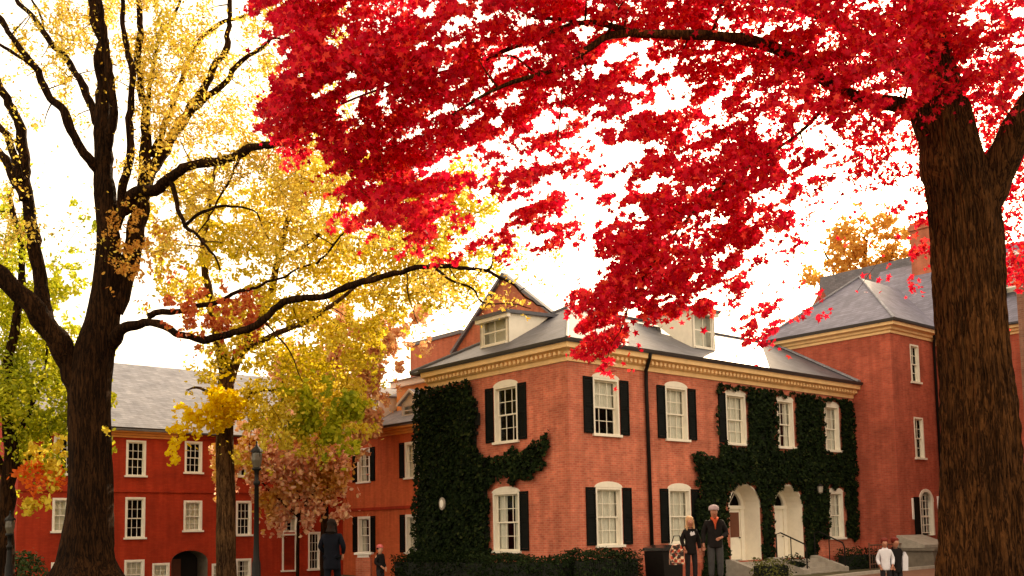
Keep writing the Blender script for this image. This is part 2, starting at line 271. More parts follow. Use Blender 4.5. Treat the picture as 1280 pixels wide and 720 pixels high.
def window(P, F, a0, a1, z0, z1, style='seg', cols=3, rows=4, curt=1, shut='', deep=.16, wm=None, flip=1, cas=.07, rise=.2, label=None):
    """double-hung window; a0..a1, z0..z1 is the masonry opening (returned as hole)"""
    wm = wm or M_white; w = a1-a0
    b = MB()                                            # casing lining the reveal, standing 2 cm proud
    for s0, s1 in ((a0, a0+cas), (a1-cas, a1)): fbox(b, F, s0, s1, .02, -deep-.05, z0, z1)
    fbox(b, F, a0, a1, .022, -deep-.05, z1-cas, z1+.001)
    if style == 'seg':
        b.prism([(a0-.04, z1+.002), (a1+.04, z1+.002)] + [(p[0], p[1]) for p in archpts(a0-.04, a1+.04, z1+.002, rise)][1:-1], lambda a, z, t: F(a, t, z), .03, -.05)
    win = b.build('window', wm, P)
    if label: win['label'] = label
    b = MB(); fbox(b, F, a0-.07, a1+.07, .09, -deep, z0-.085, z0); b.build('sill', wm, win)
    b = MB(); ia0, ia1, iz0, iz1 = a0+cas, a1-cas, z0, z1-cas; zm = (iz0+iz1)/2; sw = .045
    for (lo, hi, dd) in ((iz0, zm+.02, deep), (zm-.02, iz1, deep-.045)):
        for s0, s1 in ((ia0, ia0+sw), (ia1-sw, ia1)): fbox(b, F, s0, s1, -dd, -dd-.035, lo, hi)
        for s0, s1 in ((lo, lo+sw), (hi-sw, hi)): fbox(b, F, ia0+sw, ia1-sw, -dd-.001, -dd-.034, s0, s1)
        for i in range(1, cols): x = ia0+(ia1-ia0)*i/cols; fbox(b, F, x-.012, x+.012, -dd-.004, -dd-.03, lo+sw, hi-sw)
        for i in range(1, rows//2): z = lo+(hi-lo)*i/(rows//2); fbox(b, F, ia0+sw, ia1-sw, -dd-.006, -dd-.028, z-.011, z+.011)
    b.build('sash', wm, win)
    b = MB(); fbox(b, F, ia0+.01, ia1-.01, -deep-.012, -deep-.017, iz0+.01, zm); fbox(b, F, ia0+.01, ia1-.01, -deep+.033, -deep+.028, zm, iz1-.01); b.build('pane', M_glass, win)
    if curt:
        b = MB(); n = 28
        spans = {1: [(ia0, ia1, iz0, iz1)], 2: [(ia0, ia0+(ia1-ia0)*.34, iz0, iz1), (ia1-(ia1-ia0)*.34, ia1, iz0, iz1)], 3: [(ia0, ia1, zm+.1, iz1)], 4: [(ia0, ia1, zm, iz1), (ia0, ia0+w*.2, iz0, zm)]}[curt]
        for s0, s1, lo, hi in spans:
            k = max(4, int(n*(s1-s0)/w)); vs = []
            for i in range(k+1):
                a = s0+(s1-s0)*i/k; d = -deep-.075-.016*sin(i*1.9)-.01*sin(i*.7)
                vs += [F(a, d, lo+.02), F(a, d, hi)]
            b.add(vs, [(2*i, 2*i+2, 2*i+3, 2*i+1) for i in range(k)])
        c = b.build('curtain', M_curt, win, smooth=True)
    b = MB(); fbox(b, F, a0-.3, a1+.3, -deep-.5, -deep-.9, z0-.4, z1+.4); 
    for side in shut:
        s0 = a0-.045-.42 if side == 'L' else a1+.045
        b2 = MB(); fr = .05; s1 = s0+.42
        for q0, q1 in ((s0, s0+fr), (s1-fr, s1)): fbox(b2, F, q0, q1, .055, .012, z0, z1)
        zc = (z0+z1)/2
        for q0, q1 in ((z0, z0+.07), (zc-.04, zc+.04), (z1-.07, z1)): fbox(b2, F, s0+fr, s1-fr, .053, .014, q0, q1)
        k = 22
        for i in range(k):                              # louvres
            z = z0+.08+(z1-z0-.16)*(i+.5)/k; h = (z1-z0)/k*.5
            b2.add([F(s0+fr, .046, z-h), F(s1-fr, .046, z-h), F(s1-fr, .018, z+h), F(s0+fr, .018, z+h)], [(0, 1, 2, 3)])
        sh = b2.build('shutter', M_shut, P)
        for z in (z0+.2, z1-.2):
            b2 = MB(); fbox(b2, F, s0 if side == 'R' else s1-.1, s0+.1 if side == 'R' else s1, .062, .056, z-.02, z+.02); b2.build('hinge', M_iron, sh)
    return rect(a0, a1, z0, z1)
def cornice(P, path, z0, z1, out, m, closed=False, name='cornice', dent=True, prof=None, gut=True):
    """moulded eaves band following the wall line path [(u,v)..] (outward = right-hand side of travel)"""
    prof = prof or [(0.003, z0), (.05, z0), (.06, z0+(z1-z0)*.25), (.16, z0+(z1-z0)*.33), (.17, z0+(z1-z0)*.52), (out*.55, z0+(z1-z0)*.6), (out*.9, z0+(z1-z0)*.66), (out*.92, z0+(z1-z0)*.85), (out, z1), (0.003, z1)]
    pts = [Vector((p[0], p[1])) for p in path]; n = len(pts); nor = []
    for i in range(n):
        ds = []
        if i > 0: ds.append((pts[i]-pts[i-1]).normalized())
        if i < n-1: ds.append((pts[i+1]-pts[i]).normalized())
        ns = [Vector((d.y, -d.x)) for d in ds]
        if len(ns) == 2: k = ns[0]+ns[1]; nor.append(k / (1 + ns[0].dot(ns[1])))
        else: nor.append(ns[0])
    b = MB(); k = len(prof)
    vs = [(pts[i].x+nor[i].x*d, pts[i].y+nor[i].y*d, z) for i in range(n) for d, z in prof]
    fs = [(i*k+j, i*k+(j+1) % k, (i+1)*k+(j+1) % k, (i+1)*k+j) for i in range(n-1) for j in range(k)] + [tuple(range(k)), tuple((n-1)*k+j for j in range(k-1, -1, -1))]
    b.add(vs, fs); o = b.build(name, m, P)
    if dent:
        b = MB(); zz = z0+(z1-z0)*.36
        for i in range(n-1):
            d = (pts[i+1]-pts[i]); ln = d.length; d.normalize(); nn = Vector((d.y, -d.x)); q = int(ln/.22)
            for j in range(q):
                c = pts[i]+d*((j+.5)*ln/q)
                a = [c+d*sx+nn*sn for sx, sn in ((-.055, .172), (.055, .172), (.055, .27), (-.055, .27))]
                h = (z1-z0)*.2
                b.add([(p.x, p.y, z) for z in (zz, zz+h) for p in a], [(0,3,2,1),(4,5,6,7),(0,1,5,4),(1,2,6,5),(2,3,7,6),(3,0,4,7)])
        b.build('dentils', m, o)
    if gut:
        b = MB(); gp = [(out-.06, z1+.003), (out+.08, z1+.003), (out+.1, z1+.1), (out-.06, z1+.1)]
        vs = [(pts[i].x+nor[i].x*dd, pts[i].y+nor[i].y*dd, z) for i in range(n) for dd, z in gp]
        b.add(vs, [(i*4+j, i*4+(j+1) % 4, (i+1)*4+(j+1) % 4, (i+1)*4+j) for i in range(n-1) for j in range(4)] + [(0, 1, 2, 3), tuple((n-1)*4+j for j in (3, 2, 1, 0))])
        b.build('gutter', M_gut, o)
    return o
def slab(b, pts, th=.08):
    """roof plane polygon with thickness"""
    P = [Vector(p) for p in pts]; n = (P[1]-P[0]).cross(P[2]-P[0]).normalized()
    if n.z < 0: P.reverse(); n = -n
    k = len(P); b.add(P + [p-n*th for p in P], [tuple(range(k)), tuple(range(2*k-1, k-1, -1))] + [(i, i+k, (i+1) % k+k, (i+1) % k) for i in range(k)])
def downspout(P, pts, r=.06, name='downspout'):
    b = MB(); b.tube(pts, r, 8); return b.build(name, M_iron, P, smooth=True)

# ------------------------------------------------------------------ the corner hall (main building)
MH = building('brick_hall', 0, 0, 'ivy-hung two-storey salmon brick hall with a slate hip roof, its corner towards the camera')
Fr, Fl = FR('r', 0), FR('l', 0)
TOPW = 7.32
holes = []
UC = [(1.75, 1.24), (5.38, 1.2), (8.87, 1.24), (12.12, 1.12), (15.53, 1.12)]
for i, (c, w) in enumerate(UC):
    holes.append(window(MH, Fr, c-w/2, c+w/2, 4.98, 6.86, curt=[4, 1, 1, 2, 1][i], cols=3, shut=['LR', 'LR', 'L', '', ''][i], label=['cream arched window with half drawn curtain near the corner', None, None, 'cream arched window with dark glass set in ivy', None][i]))
for i in (0, 1, 4):
    c, w = UC[i]; holes.append(window(MH, Fr, c-w/2, c+w/2, 1.3, 3.2, curt=1, shut=['LR', 'LR', '', '', ''][i]))
DO = [(8.22, 10.12), (11.1, 13.0)]
for a0, a1 in DO: holes.append(arch_hole(a0, a1, .52, 2.55, .86))
b = MB(); wall_sheet(b, Fr, 0, 17.28, -.6, TOPW, holes)
hl = [window(MH, Fl, 2.5, 3.74, 4.92, 6.86, curt=0, shut='LR'), window(MH, Fl, 2.5, 3.9, 1.15, 3.15, curt=2, shut='L')]
wall_sheet(b, Fl, 0, 7.6, -.6, TOPW, hl)
b.add([(0, 7.6, -.6), (17.28, 7.6, -.6), (17.28, 7.6, TOPW), (0, 7.6, TOPW)], [(0, 1, 2, 3)])
b.add([(17.28, 0, -.6), (17.28, 7.6, -.6), (17.28, 7.6, TOPW), (17.28, 0, TOPW)], [(0, 1, 2, 3)])
b.build('wall', M_brick, MH)
b = MB(); b.box(1.3, 16, 1.5, 1.6, -.5, 7.2); b.box(1.3, 1.4, 1.6, 7, -.5, 7.2); b.box(.01, 17.2, .01, 7.5, 4.1, 4.2); b.build('dark_interior', M_room, MH)
# doorways: deep white reveals, panelled doors and fanlights
for k, (a0, a1) in enumerate(DO):
    b = MB(); hp = arch_hole(a0, a1, .52, 2.55, .86); n = len(hp); dp = .74
    b.add([Fr(a, .02, z) for a, z in hp] + [Fr(a, -dp, z) for a, z in hp], [(i, (i+1) % n, (i+1) % n+n, i+n) for i in range(n)])
    # moulded archivolt
    ho = arch_hole(a0-.12, a1+.12, .52, 2.55, .99)
    pr = archpts(a0, a1, 2.55, .86, 20); po = archpts(a0-.05, a1+.05, 2.55, .92, 20)
    for i in range(20):
        q = [pr[i], pr[i+1], po[i+1], po[i]]
        b.add([Fr(x, t, z) for t in (.03, -.02) for x, z in q], [(0,1,2,3),(4,5,6,7),(0,1,5,4),(2,3,7,6)])
    dw = b.build('doorway', M_white, MH)
    b = MB()                                            # door frame and transom at the back of the reveal
    fbox(b, Fr, a0, a0+.22, -dp+.02, -dp-.1, .52, 2.55); fbox(b, Fr, a1-.22, a1, -dp+.02, -dp-.1, .52, 2.55); fbox(b, Fr, a0, a1, -dp+.06, -dp-.1, 2.5, 2.64)
    b.build('door_frame', M_white, dw)
    b = MB(); fan = archpts(a0+.2, a1-.2, 2.64, .68, 16); b.add([Fr(x, -dp-.04, z) for x, z in fan], [tuple(range(len(fan)))]); b.build('fanlight', M_glass, dw)
    b = MB(); fo, fi = archpts(a0, a1, 2.62, .8, 16), archpts(a0+.2, a1-.2, 2.62, .62, 16)
    for i in range(16): b.add([Fr(x, t, z) for t in (-dp+.03, -dp-.08) for x, z in (fo[i], fo[i+1], fi[i+1], fi[i])], [(0,1,2,3),(4,5,6,7),(0,1,5,4),(2,3,7,6)])
    cc = (a0+a1)/2
    for q in (.3, .5, .7):
        an = pi*q; b.tube([Fr(cc, -dp-.01, 2.64), Fr(cc+.75*cos(an), -dp-.01, 2.64+.62*sin(an))], .015, 5)
    b.build('fan_bars', M_white, dw)
    b = MB(); fbox(b, Fr, a0+.22, a1-.22, -dp-.03, -dp-.08, .55, 2.5)
    for px0, px1, pz0, pz1 in ((.3, .9, .65, 1.3), (1.02, 1.62, .65, 1.3)) + (((.3, .9, 1.45, 2.35), (1.02, 1.62, 1.45, 2.35)) if k == 1 else ()):
        fbox(b, Fr, a0+px0, a0+px1, -dp-.005, -dp-.03, pz0, pz1)
    door = b.build('door', M_white, MH); 
    if k == 0:
        door['label'] = 'white door with a brown upper panel'
        b = MB(); fbox(b, Fr, a0+.3, a1-.3, -dp-.01, -dp-.029, 1.42, 2.38); b.build('door_panel', M_door, door)
    b = MB(); b.lathe(Fr(a1-.32, -dp+.02, 1.4), [(.0, -.03), (.03, -.02), (.035, 0), (.03, .02), (0, .03)], 8); b.build('handle', M_iron, door)
cornice(MH, [(0, 7.6), (0, 0), (17.28, 0)][::1], TOPW-.02, 7.86, .44, M_corn)
# hip roof
RZ = 7.9; sl_ = .545; o = .5
def rz(d): return RZ + (d+o)*sl_
rb = MB(); e0 = -o; rg = 3.85
slab(rb, [(e0, e0, RZ), (17.27, e0, RZ), (17.27, rg, rz(rg)), (rg, rg, rz(rg))])
slab(rb, [(e0, e0, RZ), (rg, rg, rz(rg)), (e0, 7.7+o, RZ)])
slab(rb, [(17.27, 7.7+o, RZ), (e0, 7.7+o, RZ), (rg, rg, rz(rg)), (17.27, rg, rz(rg))])
roof = rb.build('roof', M_slate, MH)
b = MB(); b.tube([(e0, e0, RZ+.04), (rg, rg, rz(rg)+.04), (17.2, rg, rz(rg)+.04)], .06, 6); b.tube([(rg, rg, rz(rg)+.04), (e0, 8.2, RZ+.04)], .06, 6); b.build('ridge_cap', M_slate, roof)
b = MB(); slab(b, [(17.05, -.45, rz(-.45)+.12), (17.27, -.45, rz(-.45)+.12), (17.27, 3.8, rz(3.8)+.12), (17.05, 3.8, rz(3.8)+.12)], .07); b.build('flashing', M_slateL, roof)
def dormer(P, face, pos, a0, a1, z0, z1, run, glassn=True, gable=0, wm=M_white, rm=M_slate):
    F = FR(face, pos); b = MB()
    fr = .16; wz0, wz1 = z0+.14, z1-.2
    wall_sheet(b, F, a0, a1, z0, z1, [rect(a0+fr, a1-fr, wz0, wz1)])
    for a, s in ((a0, 1), (a1, -1)):                    # cheeks: triangles dying into the roof slope
        b.add([F(a, 0, z0-.1), F(a, 0, z1), F(a, -run, z1), F(a, -.05, z0-.1), F(a+s*.08, 0, z0-.1), F(a+s*.08, 0, z1), F(a+s*.08, -run, z1), F(a+s*.08, -.05, z0-.1)], [(0,1,2,3),(4,5,6,7),(0,1,5,4),(1,2,6,5)])
    if gable:
        c = (a0+a1)/2; b.add([F(a0, 0, z1), F(a1, 0, z1), F(c, 0, z1+gable)], [(0, 1, 2)])
    d = b.build('dormer', wm, P)
    b = MB()
    if gable:
        c = (a0+a1)/2
        slab(b, [F(a0-.18, .2, z1-.1), F(c, .2, z1+gable+.05), F(c, -run*1.6, z1+gable+.05), F(a0-.18, -run*1.6, z1-.1)], .1); slab(b, [F(a1+.18, .2, z1-.1), F(c, .2, z1+gable+.05), F(c, -run*1.6, z1+gable+.05), F(a1+.18, -run*1.6, z1-.1)], .1)
    else: slab(b, [F(a0-.15, .22, z1), F(a1+.15, .22, z1), F(a1+.15, -run-.4, z1+.12), F(a0-.15, -run-.4, z1+.12)], .12)
    b.build('dormer_roof', rm, d)
    b = MB()
    if not gable: fbox(b, F, a0-.1, a1+.1, .16, .003, z1-.26, z1-.115)
    else:
        c = (a0+a1)/2
        for sx in (a0-.18, a1+.18): b.add([F(xx, q, z) for q in (.24, .2) for xx, z in ((sx, z1-.24), (sx, z1-.1), (c, z1+gable+.05), (c, z1+gable-.09))], [(0,1,2,3),(4,5,6,7),(0,1,5,4),(1,2,6,5),(2,3,7,6),(3,0,4,7)])
    fbox(b, F, a0+fr-.05, a1-fr+.05, .08, .003, wz0-.08, wz0); b.build('dormer_trim', wm, d)
    b = MB(); zm = (wz0+wz1)/2
    for s0, s1 in ((a0+fr, a0+fr+.05), (a1-fr-.05, a1-fr)): fbox(b, F, s0, s1, -.02, -.07, wz0, wz1)
    for s0, s1 in ((wz0, wz0+.05), (zm-.025, zm+.025), (wz1-.05, wz1)): fbox(b, F, a0+fr, a1-fr, -.022, -.068, s0, s1)
    c = (a0+a1)/2; fbox(b, F, c-.012, c+.012, -.024, -.06, wz0, wz1)
    b.build('sash', wm, d)
    b = MB(); fbox(b, F, a0+fr, a1-fr, -.045, -.05, wz0, wz1); b.build('pane', M_glass, d)
    b = MB(); fbox(b, F, a0+fr-.02, a1-fr+.02, -.3, -.32, wz0-.1, wz1+.1); b.build('blind', M_curt, d)
    return d
dormer(MH, 'r', .95, 7.6, 9.0, 8.62, 10.28, 2.3)
dormer(MH, 'l', .75, 3.75, 5.4, 8.5, 9.75, 2.0)
downspout(MH, [(3.55, -.46, 7.85), (3.55, -.42, 7.7), (3.68, -.12, 7.3), (3.7, -.09, 6.9), (3.75, -.09, 0)], .065)
b = MB(); fbox(b, Fr, 0.02, 17.2, .05, .003, -.1, .55); b.build('plinth', M_brickT, MH)
# wall plaque and lantern on the ivy
pl = MB(); pc = Fl(6.35, .42, 2.86)
pl.prism([(.17*cos(2*pi*i/20), .23*sin(2*pi*i/20)) for i in range(20)], lambda a, z, t: (pc[0]+t, pc[1]+a, pc[2]+z), 0, .05)
PQ = building('oval_plaque', 6.35*0, 6.35, 'small pale oval plaque on the ivy of the left wall', 'plaque', 0)
PQ['_o'] = (0, 6.35, 0); po_ = pl.build('plate', M_stone, PQ)
pl = MB(); pl.prism([(.10*cos(2*pi*i/16), .15*sin(2*pi*i/16)) for i in range(16)], lambda a, z, t: (pc[0]-.012+t, pc[1]+a, pc[2]+z), 0, .01); pl.build('inset', M_whiteR, PQ)
WLn = building('wall_lantern', 13.75, 0, 'small grey lantern on the ivy between the second archway and the last window', 'lantern')
b = MB(); q = Fr(13.75, .42, 3.3); b.lathe(q, [(.02, -.2), (.09, -.14), (.11, .1), (.03, .2)], 6); b.build('lantern_glass', M_stone, WLn)
b = MB(); b.tube([Fr(13.75, 0, 3.2), Fr(13.75, .3, 3.25), q], .02, 6); b.lathe((q[0], q[1], q[2]+.1), [(.13, 0), (.02, .12)], 6); b.build('bracket', M_iron, WLn)

# entrance steps with iron handrails
for k, (a0, a1) in enumerate(DO):
    st = building('stone_steps', (a0+a1)/2, 0, ['grey stone steps below the archway with the brown-panelled door', 'grey stone steps with an iron handrail below the second white archway'][k], 'steps')
    b = MB()
    for i in range(4): b.box(a0-.25-.02*i, a1+.25+.02*i, -.06, -.5-.32*i, -.3, .5-.155*i)
    b.build('treads', M_stone, st)
    for s in (a0-.5, a1+.24):
        b = MB(); b.prism([(-.03, -.3), (-.03, .62), (-.35, .62), (-1.7, .18), (-1.7, -.3)], lambda a, z, t: (t, a, z), s, s+.24); b.build('cheek_wall', M_stone, st)
    if k == 1:
        for s in (a0-.38, a1+.36):
            b = MB(); b.tube([(s, -.3, .6), (s, -.3, 1.5), (s, -.5, 1.56), (s, -1.55, 1.12), (s, -1.62, .95), (s, -1.62, .18)], .028, 6); b.tube([(s, -.95, .4), (s, -.95, 1.36)], .02, 6); b.build('handrail', M_iron, st)

# ------------------------------------------------------------------ ivy on the hall
def leaf_mesh(P, Nn, size, shape, tilt=.6, jitter=.35):
    """P (n,3) positions, Nn (n,3) mean normals -> arrays of verts/faces of flat lobed leaves"""
    n = len(P); k = len(shape)
    nr = Nn + rng.normal(0, tilt, (n, 3)); nr /= np.linalg.norm(nr, axis=1)[:, None]
    r = rng.normal(0, 1, (n, 3)); a = np.cross(nr, r); a /= np.linalg.norm(a, axis=1)[:, None]; b = np.cross(nr, a)
    s = size * (1 + jitter * rng.uniform(-1, 1, n))
    sh = np.array(shape); bend = (sh[:, 0]**2) * .18
    V = P[:, None, :] + s[:, None, None] * (sh[None, :, 0, None] * a[:, None, :] + sh[None, :, 1, None] * b[:, None, :] - bend[None, :, None] * nr[:, None, :])
    return V.reshape(-1, 3), k
def leaves_obj(name, P, Nn, size, shape, m, parent, tilt=.6, jitter=.35, loc=None):
    V, k = leaf_mesh(P, Nn, size, shape, tilt, jitter)
    if loc is not None: V = V - np.array(loc)[None, :]
    n = len(P); me = bpy.data.meshes.new(name); me.vertices.add(len(V)); me.vertices.foreach_set('co', V.astype(np.float32).ravel())
    me.loops.add(n*k); me.loops.foreach_set('vertex_index', np.arange(n*k, dtype=np.int32)); me.polygons.add(n)
    me.polygons.foreach_set('loop_start', np.arange(0, n*k, k, dtype=np.int32)); me.update(calc_edges=True); me.validate()
    me.materials.append(m); o = bpy.data.objects.new(name, me); COL.objects.link(o); o.parent = parent; return o
def lobes(k, notch, tipr=None):
    out = []
    for i in range(k):
        a = 2*pi*i/k + pi/2; r = 1 if tipr is None else tipr[i]
        out.append((r*cos(a), r*sin(a))); a2 = a + pi/k; out.append((notch*cos(a2), notch*sin(a2)))
    return out
MAPLE = lobes(5, .42, [1, .95, .8, .8, .95]); OVAL = [(0, 1), (.45, .55), (.5, 0), (.3, -.6), (0, -.9), (-.35, -.5), (-.5, .1), (-.4, .6)]
IVYL = [(0, 1), (.35, .3), (.9, .25), (.5, -.35), (.2, -.6), (-.5, -.4), (-.85, .2), (-.3, .35)]
def inpoly(x, y, poly):
    c = False; n = len(poly)
    for i in range(n):
        x0, y0 = poly[i]; x1, y1 = poly[(i+1) % n]
        if (y0 > y) != (y1 > y) and x < (x1-x0)*(y-y0)/(y1-y0)+x0: c = not c
    return c
IVY = building('climbing_ivy', 8, 0, 'dense dark green ivy climbing round the doors and windows of the right-hand wall', 'ivy')
IV2 = building('climbing_ivy', 0, 6, 'dark column of ivy with one ragged arm reaching across the left-hand wall', 'ivy')
def ivy(root, face, keep, a0, a1, z0, z1, n, thick):
    F = FR(face, 0); ou, ov, oz = root['_o']; pts = []; tries = 0
    while len(pts) < n and tries < n*12:
        tries += 1; a = random.uniform(a0, a1); z = random.uniform(z0, z1)
        e = .16*noise.noise((a*1.7, z*1.7, 3)) + .1*noise.noise((a*5, z*5, 1))
        if not keep(a+e, z+e*1.3): continue
        th = thick(a, z); d = th*(.35+.65*random.random()**.5) + .03
        pts.append((a, d, z))
    P = np.array([F(a, d, z) for a, d, z in pts]) - np.array([ou, ov, oz]); nn = np.array(F(0, 1, 0)) - np.array(F(0, 0, 0)); Nn = np.tile(nn + np.array([0, 0, .5]), (len(P), 1))
    leaves_obj('leaves', P, Nn, .085, IVYL, M_ivy, root, .55, .35)
    b = MB(); g = .11; na, nz_ = int((a1-a0)/g), int((z1-z0)/g)          # dark backing sheet, painted as the shade between the leaves
    for i in range(na):
        for j in range(nz_):
            a, z = a0+(i+.5)*g, z0+(j+.5)*g; e = .16*noise.noise((a*1.7, z*1.7, 3)) + .1*noise.noise((a*5, z*5, 1))
            if all(keep(a+e+da, z+e*1.3+dz) for da in (-.16, 0, .16) for dz in (-.16, 0, .16)):
                t = thick(a, z)*.5+.02
                fbox(b, F, a-g/2, a+g/2, .004, t*random.uniform(.7, 1.1), z-g/2, z+g/2)
    b.build('dark_backing', M_ivyd, root)
rects_r = [(c-w/2-.06, c+w/2+.06, 4.88, 7.04) for c, w in UC] + [(UC[4][0]-.62, UC[4][0]+.62, 1.2, 3.38), (8.42-.24, 8.42, 0, 0)] + [(7.75, 8.25, 4.95, 6.9)]
def keep_r(a, z):
    if z > 7.2 or a > 17.15 or z < .0: return False
    if z > 4.5: ok = a > 7.62 + .12*sin(z*3)
    else: ok = a > 6.05 + .25*sin(z*2.1) + (.3 if z < 3.4 else 0)
    if a > 14.0 and z < 1.25: ok = False
    for r in rects_r:
        if r[0]-.1 < a < r[1] and r[2] < z < r[3]: return False
    for a0, a1 in DO:
        c = (a0+a1)/2
        if -1.14 < a-c < .98 and z < 2.55: return False
        if z >= 2.55 and ((a-c)/(1.12 if a < c else .98))**2+((z-2.55)/.9)**2 < 1: return False
        if abs(a-c) < 1.2 and z < .5: return False
    if 4.7 < a < 6.1 and z < 3.5: return False
    return ok
ivy(IVY, 'r', keep_r, 5.6, 17.2, 0, 7.2, 15500, lambda a, z: .11+.06*noise.noise((a*.8, z*.8, 5)) + (.05 if 3.5 < z < 4.4 else 0))
arm = [(4.7, 4.7), (4.0, 4.4), (3.3, 4.48), (2.6, 4.62), (2.3, 4.5), (1.9, 4.66), (1.6, 4.86), (1.45, 4.6), (.78, 5.12), (.85, 4.6), (1.2, 4.3), (.95, 4.0), (1.5, 3.75), (1.8, 3.45), (2.35, 3.62), (2.7, 3.36), (3.05, 3.62), (3.2, 3.36), (3.6, 3.7), (3.9, 3.4), (4.7, 3.2)]
def keep_l(a, z):
    if z < 0: return False
    if inpoly(a, z, arm): return True
    if z > 4.5: return 4.45+.12*sin(z*4) < a < 8.25 and z < 7.25 - (.5 if a < 4.8 else 0) + .1*sin(a*9)
    if z > 3.45: return 4.4 < a < 8.35
    return 3.98 < a < 8.45 + max(0, 1.5-z)*.25
ivy(IV2, 'l', keep_l, .8, 8.9, 0, 7.3, 12500, lambda a, z: (.3+.16*noise.noise((a*.8, z*.8, 7))) if a > 4.1 else .16)
# ivy on the return of the left end of the hall
# ------------------------------------------------------------------ the square tower block right of the hall
TB = building('brick_tower_block', 17.3, -1.88, 'tall red brick block with a pyramid slate roof, right of the ivy-covered hall')
Ft, Ftl = FR('r', -1.88), FR('l', 17.3)
h = [window(TB, Ft, 18.93, 19.68, 7.98, 9.62, style='flat', cols=2, curt=1, deep=.12), window(TB, Ft, 18.93, 19.74, 4.66, 6.42, style='flat', cols=2, curt=1, deep=.12)]
b = MB(); ah = arch_hole(19.02, 20.25, 1.3, 2.75, .52); h.append(ah)
wall_sheet(b, Ft, 17.3, 21.2, -.6, 9.95, h); wall_sheet(b, Ftl, -1.88, 7.6, -.6, 9.95, [])
b.add([(17.3, 7.6, -.6), (21.2, 7.6, -.6), (21.2, 7.6, 9.95), (17.3, 7.6, 9.95)], [(0, 1, 2, 3)])
b.build('wall', M_brickT, TB)
b = MB(); n = len(ah); b.add([Ft(a, .02, z) for a, z in ah]+[Ft(a, -.3, z) for a, z in ah], [(i, (i+1) % n, (i+1) % n+n, i+n) for i in range(n)])
ai = archpts(19.12, 20.15, 2.75, .43, 12); ao = archpts(18.98, 20.29, 2.75, .56, 12)
for i in range(12): b.add([Ft(x, t, z) for t in (.03, -.06) for x, z in (ai[i], ai[i+1], ao[i+1], ao[i])], [(0,1,2,3),(4,5,6,7),(0,1,5,4),(2,3,7,6)])
for s0, s1 in ((19.02, 19.12), (20.15, 20.25)): fbox(b, Ft, s0, s1, .03, -.2, 1.3, 2.75)
aw = b.build('arched_window', M_white, TB)
b = MB()
for x in (19.37, 19.63, 19.9): fbox(b, Ft, x-.013, x+.013, -.15, -.19, 1.4, 3.1)
for z in (1.42, 1.75, 2.1, 2.45, 2.8, 3.05): fbox(b, Ft, 19.12, 20.15, -.152, -.188, z-.02, z+.02)
fbox(b, Ft, 19.12, 20.15, -.14, -.2, 2.08, 2.16); b.build('sash', M_white, aw)
b = MB(); b.add([Ft(a, -.2, z) for a, z in arch_hole(19.05, 20.22, 1.32, 2.75, .5)], [tuple(range(n))]); b.build('pane', M_glass, aw)
b = MB(); b.box(17.6, 20.9, -1.2, -1.1, 0, 9.9); b.build('dark_interior', M_room, TB)
b = MB(); fbox(b, Ft, 18.52, 18.96, .06, .012, 1.35, 2.95); b.build('shutter', M_shut, TB)
b = MB(); fbox(b, Ft, 20.62, 20.98, .05, .004, 2.25, 3.0); b.build('notice_board', M_whiteR, TB)
b = MB(); fbox(b, Ft, 18.36, 18.46, .05, .004, 2.0, 2.9); b.build('wall_sign', M_whiteR, TB)
cornice(TB, [(17.3, 7.6), (17.3, -1.88), (21.2, -1.88)], 9.93, 10.36, .42, M_corn, dent=False)
b = MB(); ez = 10.4; az_ = 13.35; x0, y0, y1 = 16.82, -2.36, 4.6
slab(b, [(x0, y0, ez), (21.3, y0, ez), (24.5, 1.05, az_), (20.2, 1.05, az_)]); slab(b, [(x0, y0, ez), (20.2, 1.05, az_), (x0, y1, ez)]); slab(b, [(x0, y1, ez), (20.2, 1.05, az_), (24.5, 1.05, az_), (24.5, y1, ez)])
rf = b.build('roof', M_slateT, TB)
b = MB(); b.tube([(x0, y0, ez+.04), (20.2, 1.05, az_+.05), (x0, y1, ez+.04)], .06, 6); b.build('ridge_cap', M_slateL, rf)
downspout(TB, [(20.75, -2.3, 10.4), (20.8, -2.1, 10.1), (20.95, -1.98, 9.7), (20.95, -1.97, .4)], .06)

# gabled range running towards the camera behind the big trunk
GR = building('brick_side_range', 21.2, -1.9, 'tall brick range with a steep slate roof and chimney, behind the maple trunk')
Fg = FR('l', 21.2)
hg = [window(GR, Fg, -5.15, -4.45, 8.3, 9.6, style='flat', cols=2, curt=1, deep=.1), window(GR, Fg, -5.2, -4.3, 4.7, 6.6, style='flat', cols=2, curt=1, deep=.1)]
b = MB(); wall_sheet(b, Fg, -9.5, -1.88, -.6, 10.2, hg)
b.add([(21.2, -9.5, -.6), (29, -9.5, -.6), (29, -9.5, 10.2), (25, -9.5, 14.6), (21.2, -9.5, 10.2)], [(0, 1, 2, 3, 4)]); b.add([(29, -9.5, -.6), (29, 6, -.6), (29, 6, 10.2), (29, -9.5, 10.2)], [(0, 1, 2, 3)])
b.add([(21.2, 6, -.6), (29, 6, -.6), (29, 6, 10.2), (25, 6, 14.6), (21.2, 6, 10.2)], [(0, 1, 2, 3, 4)]); b.add([(21.2, -1.88, 9.9), (21.2, 6, 9.9), (21.2, 6, 10.2), (21.2, -1.88, 10.2)], [(0, 1, 2, 3)])
b.build('wall', M_brickT, GR)
b = MB(); slab(b, [(20.75, -9.8, 10.15), (20.75, 2.6, 10.15), (25, 2.6, 14.7), (25, -9.8, 14.7)]); slab(b, [(29.4, -9.8, 10.15), (29.4, 2.6, 10.15), (25, 2.6, 14.7), (25, -9.8, 14.7)])
slab(b, [(20.75, 2.6, 10.15), (25, 2.6, 14.7), (29.4, 2.6, 10.15), (29.4, 2.9, 10.0), (20.75, 2.9, 10.0)], .05)
rg_ = b.build('roof', M_slateT, GR)
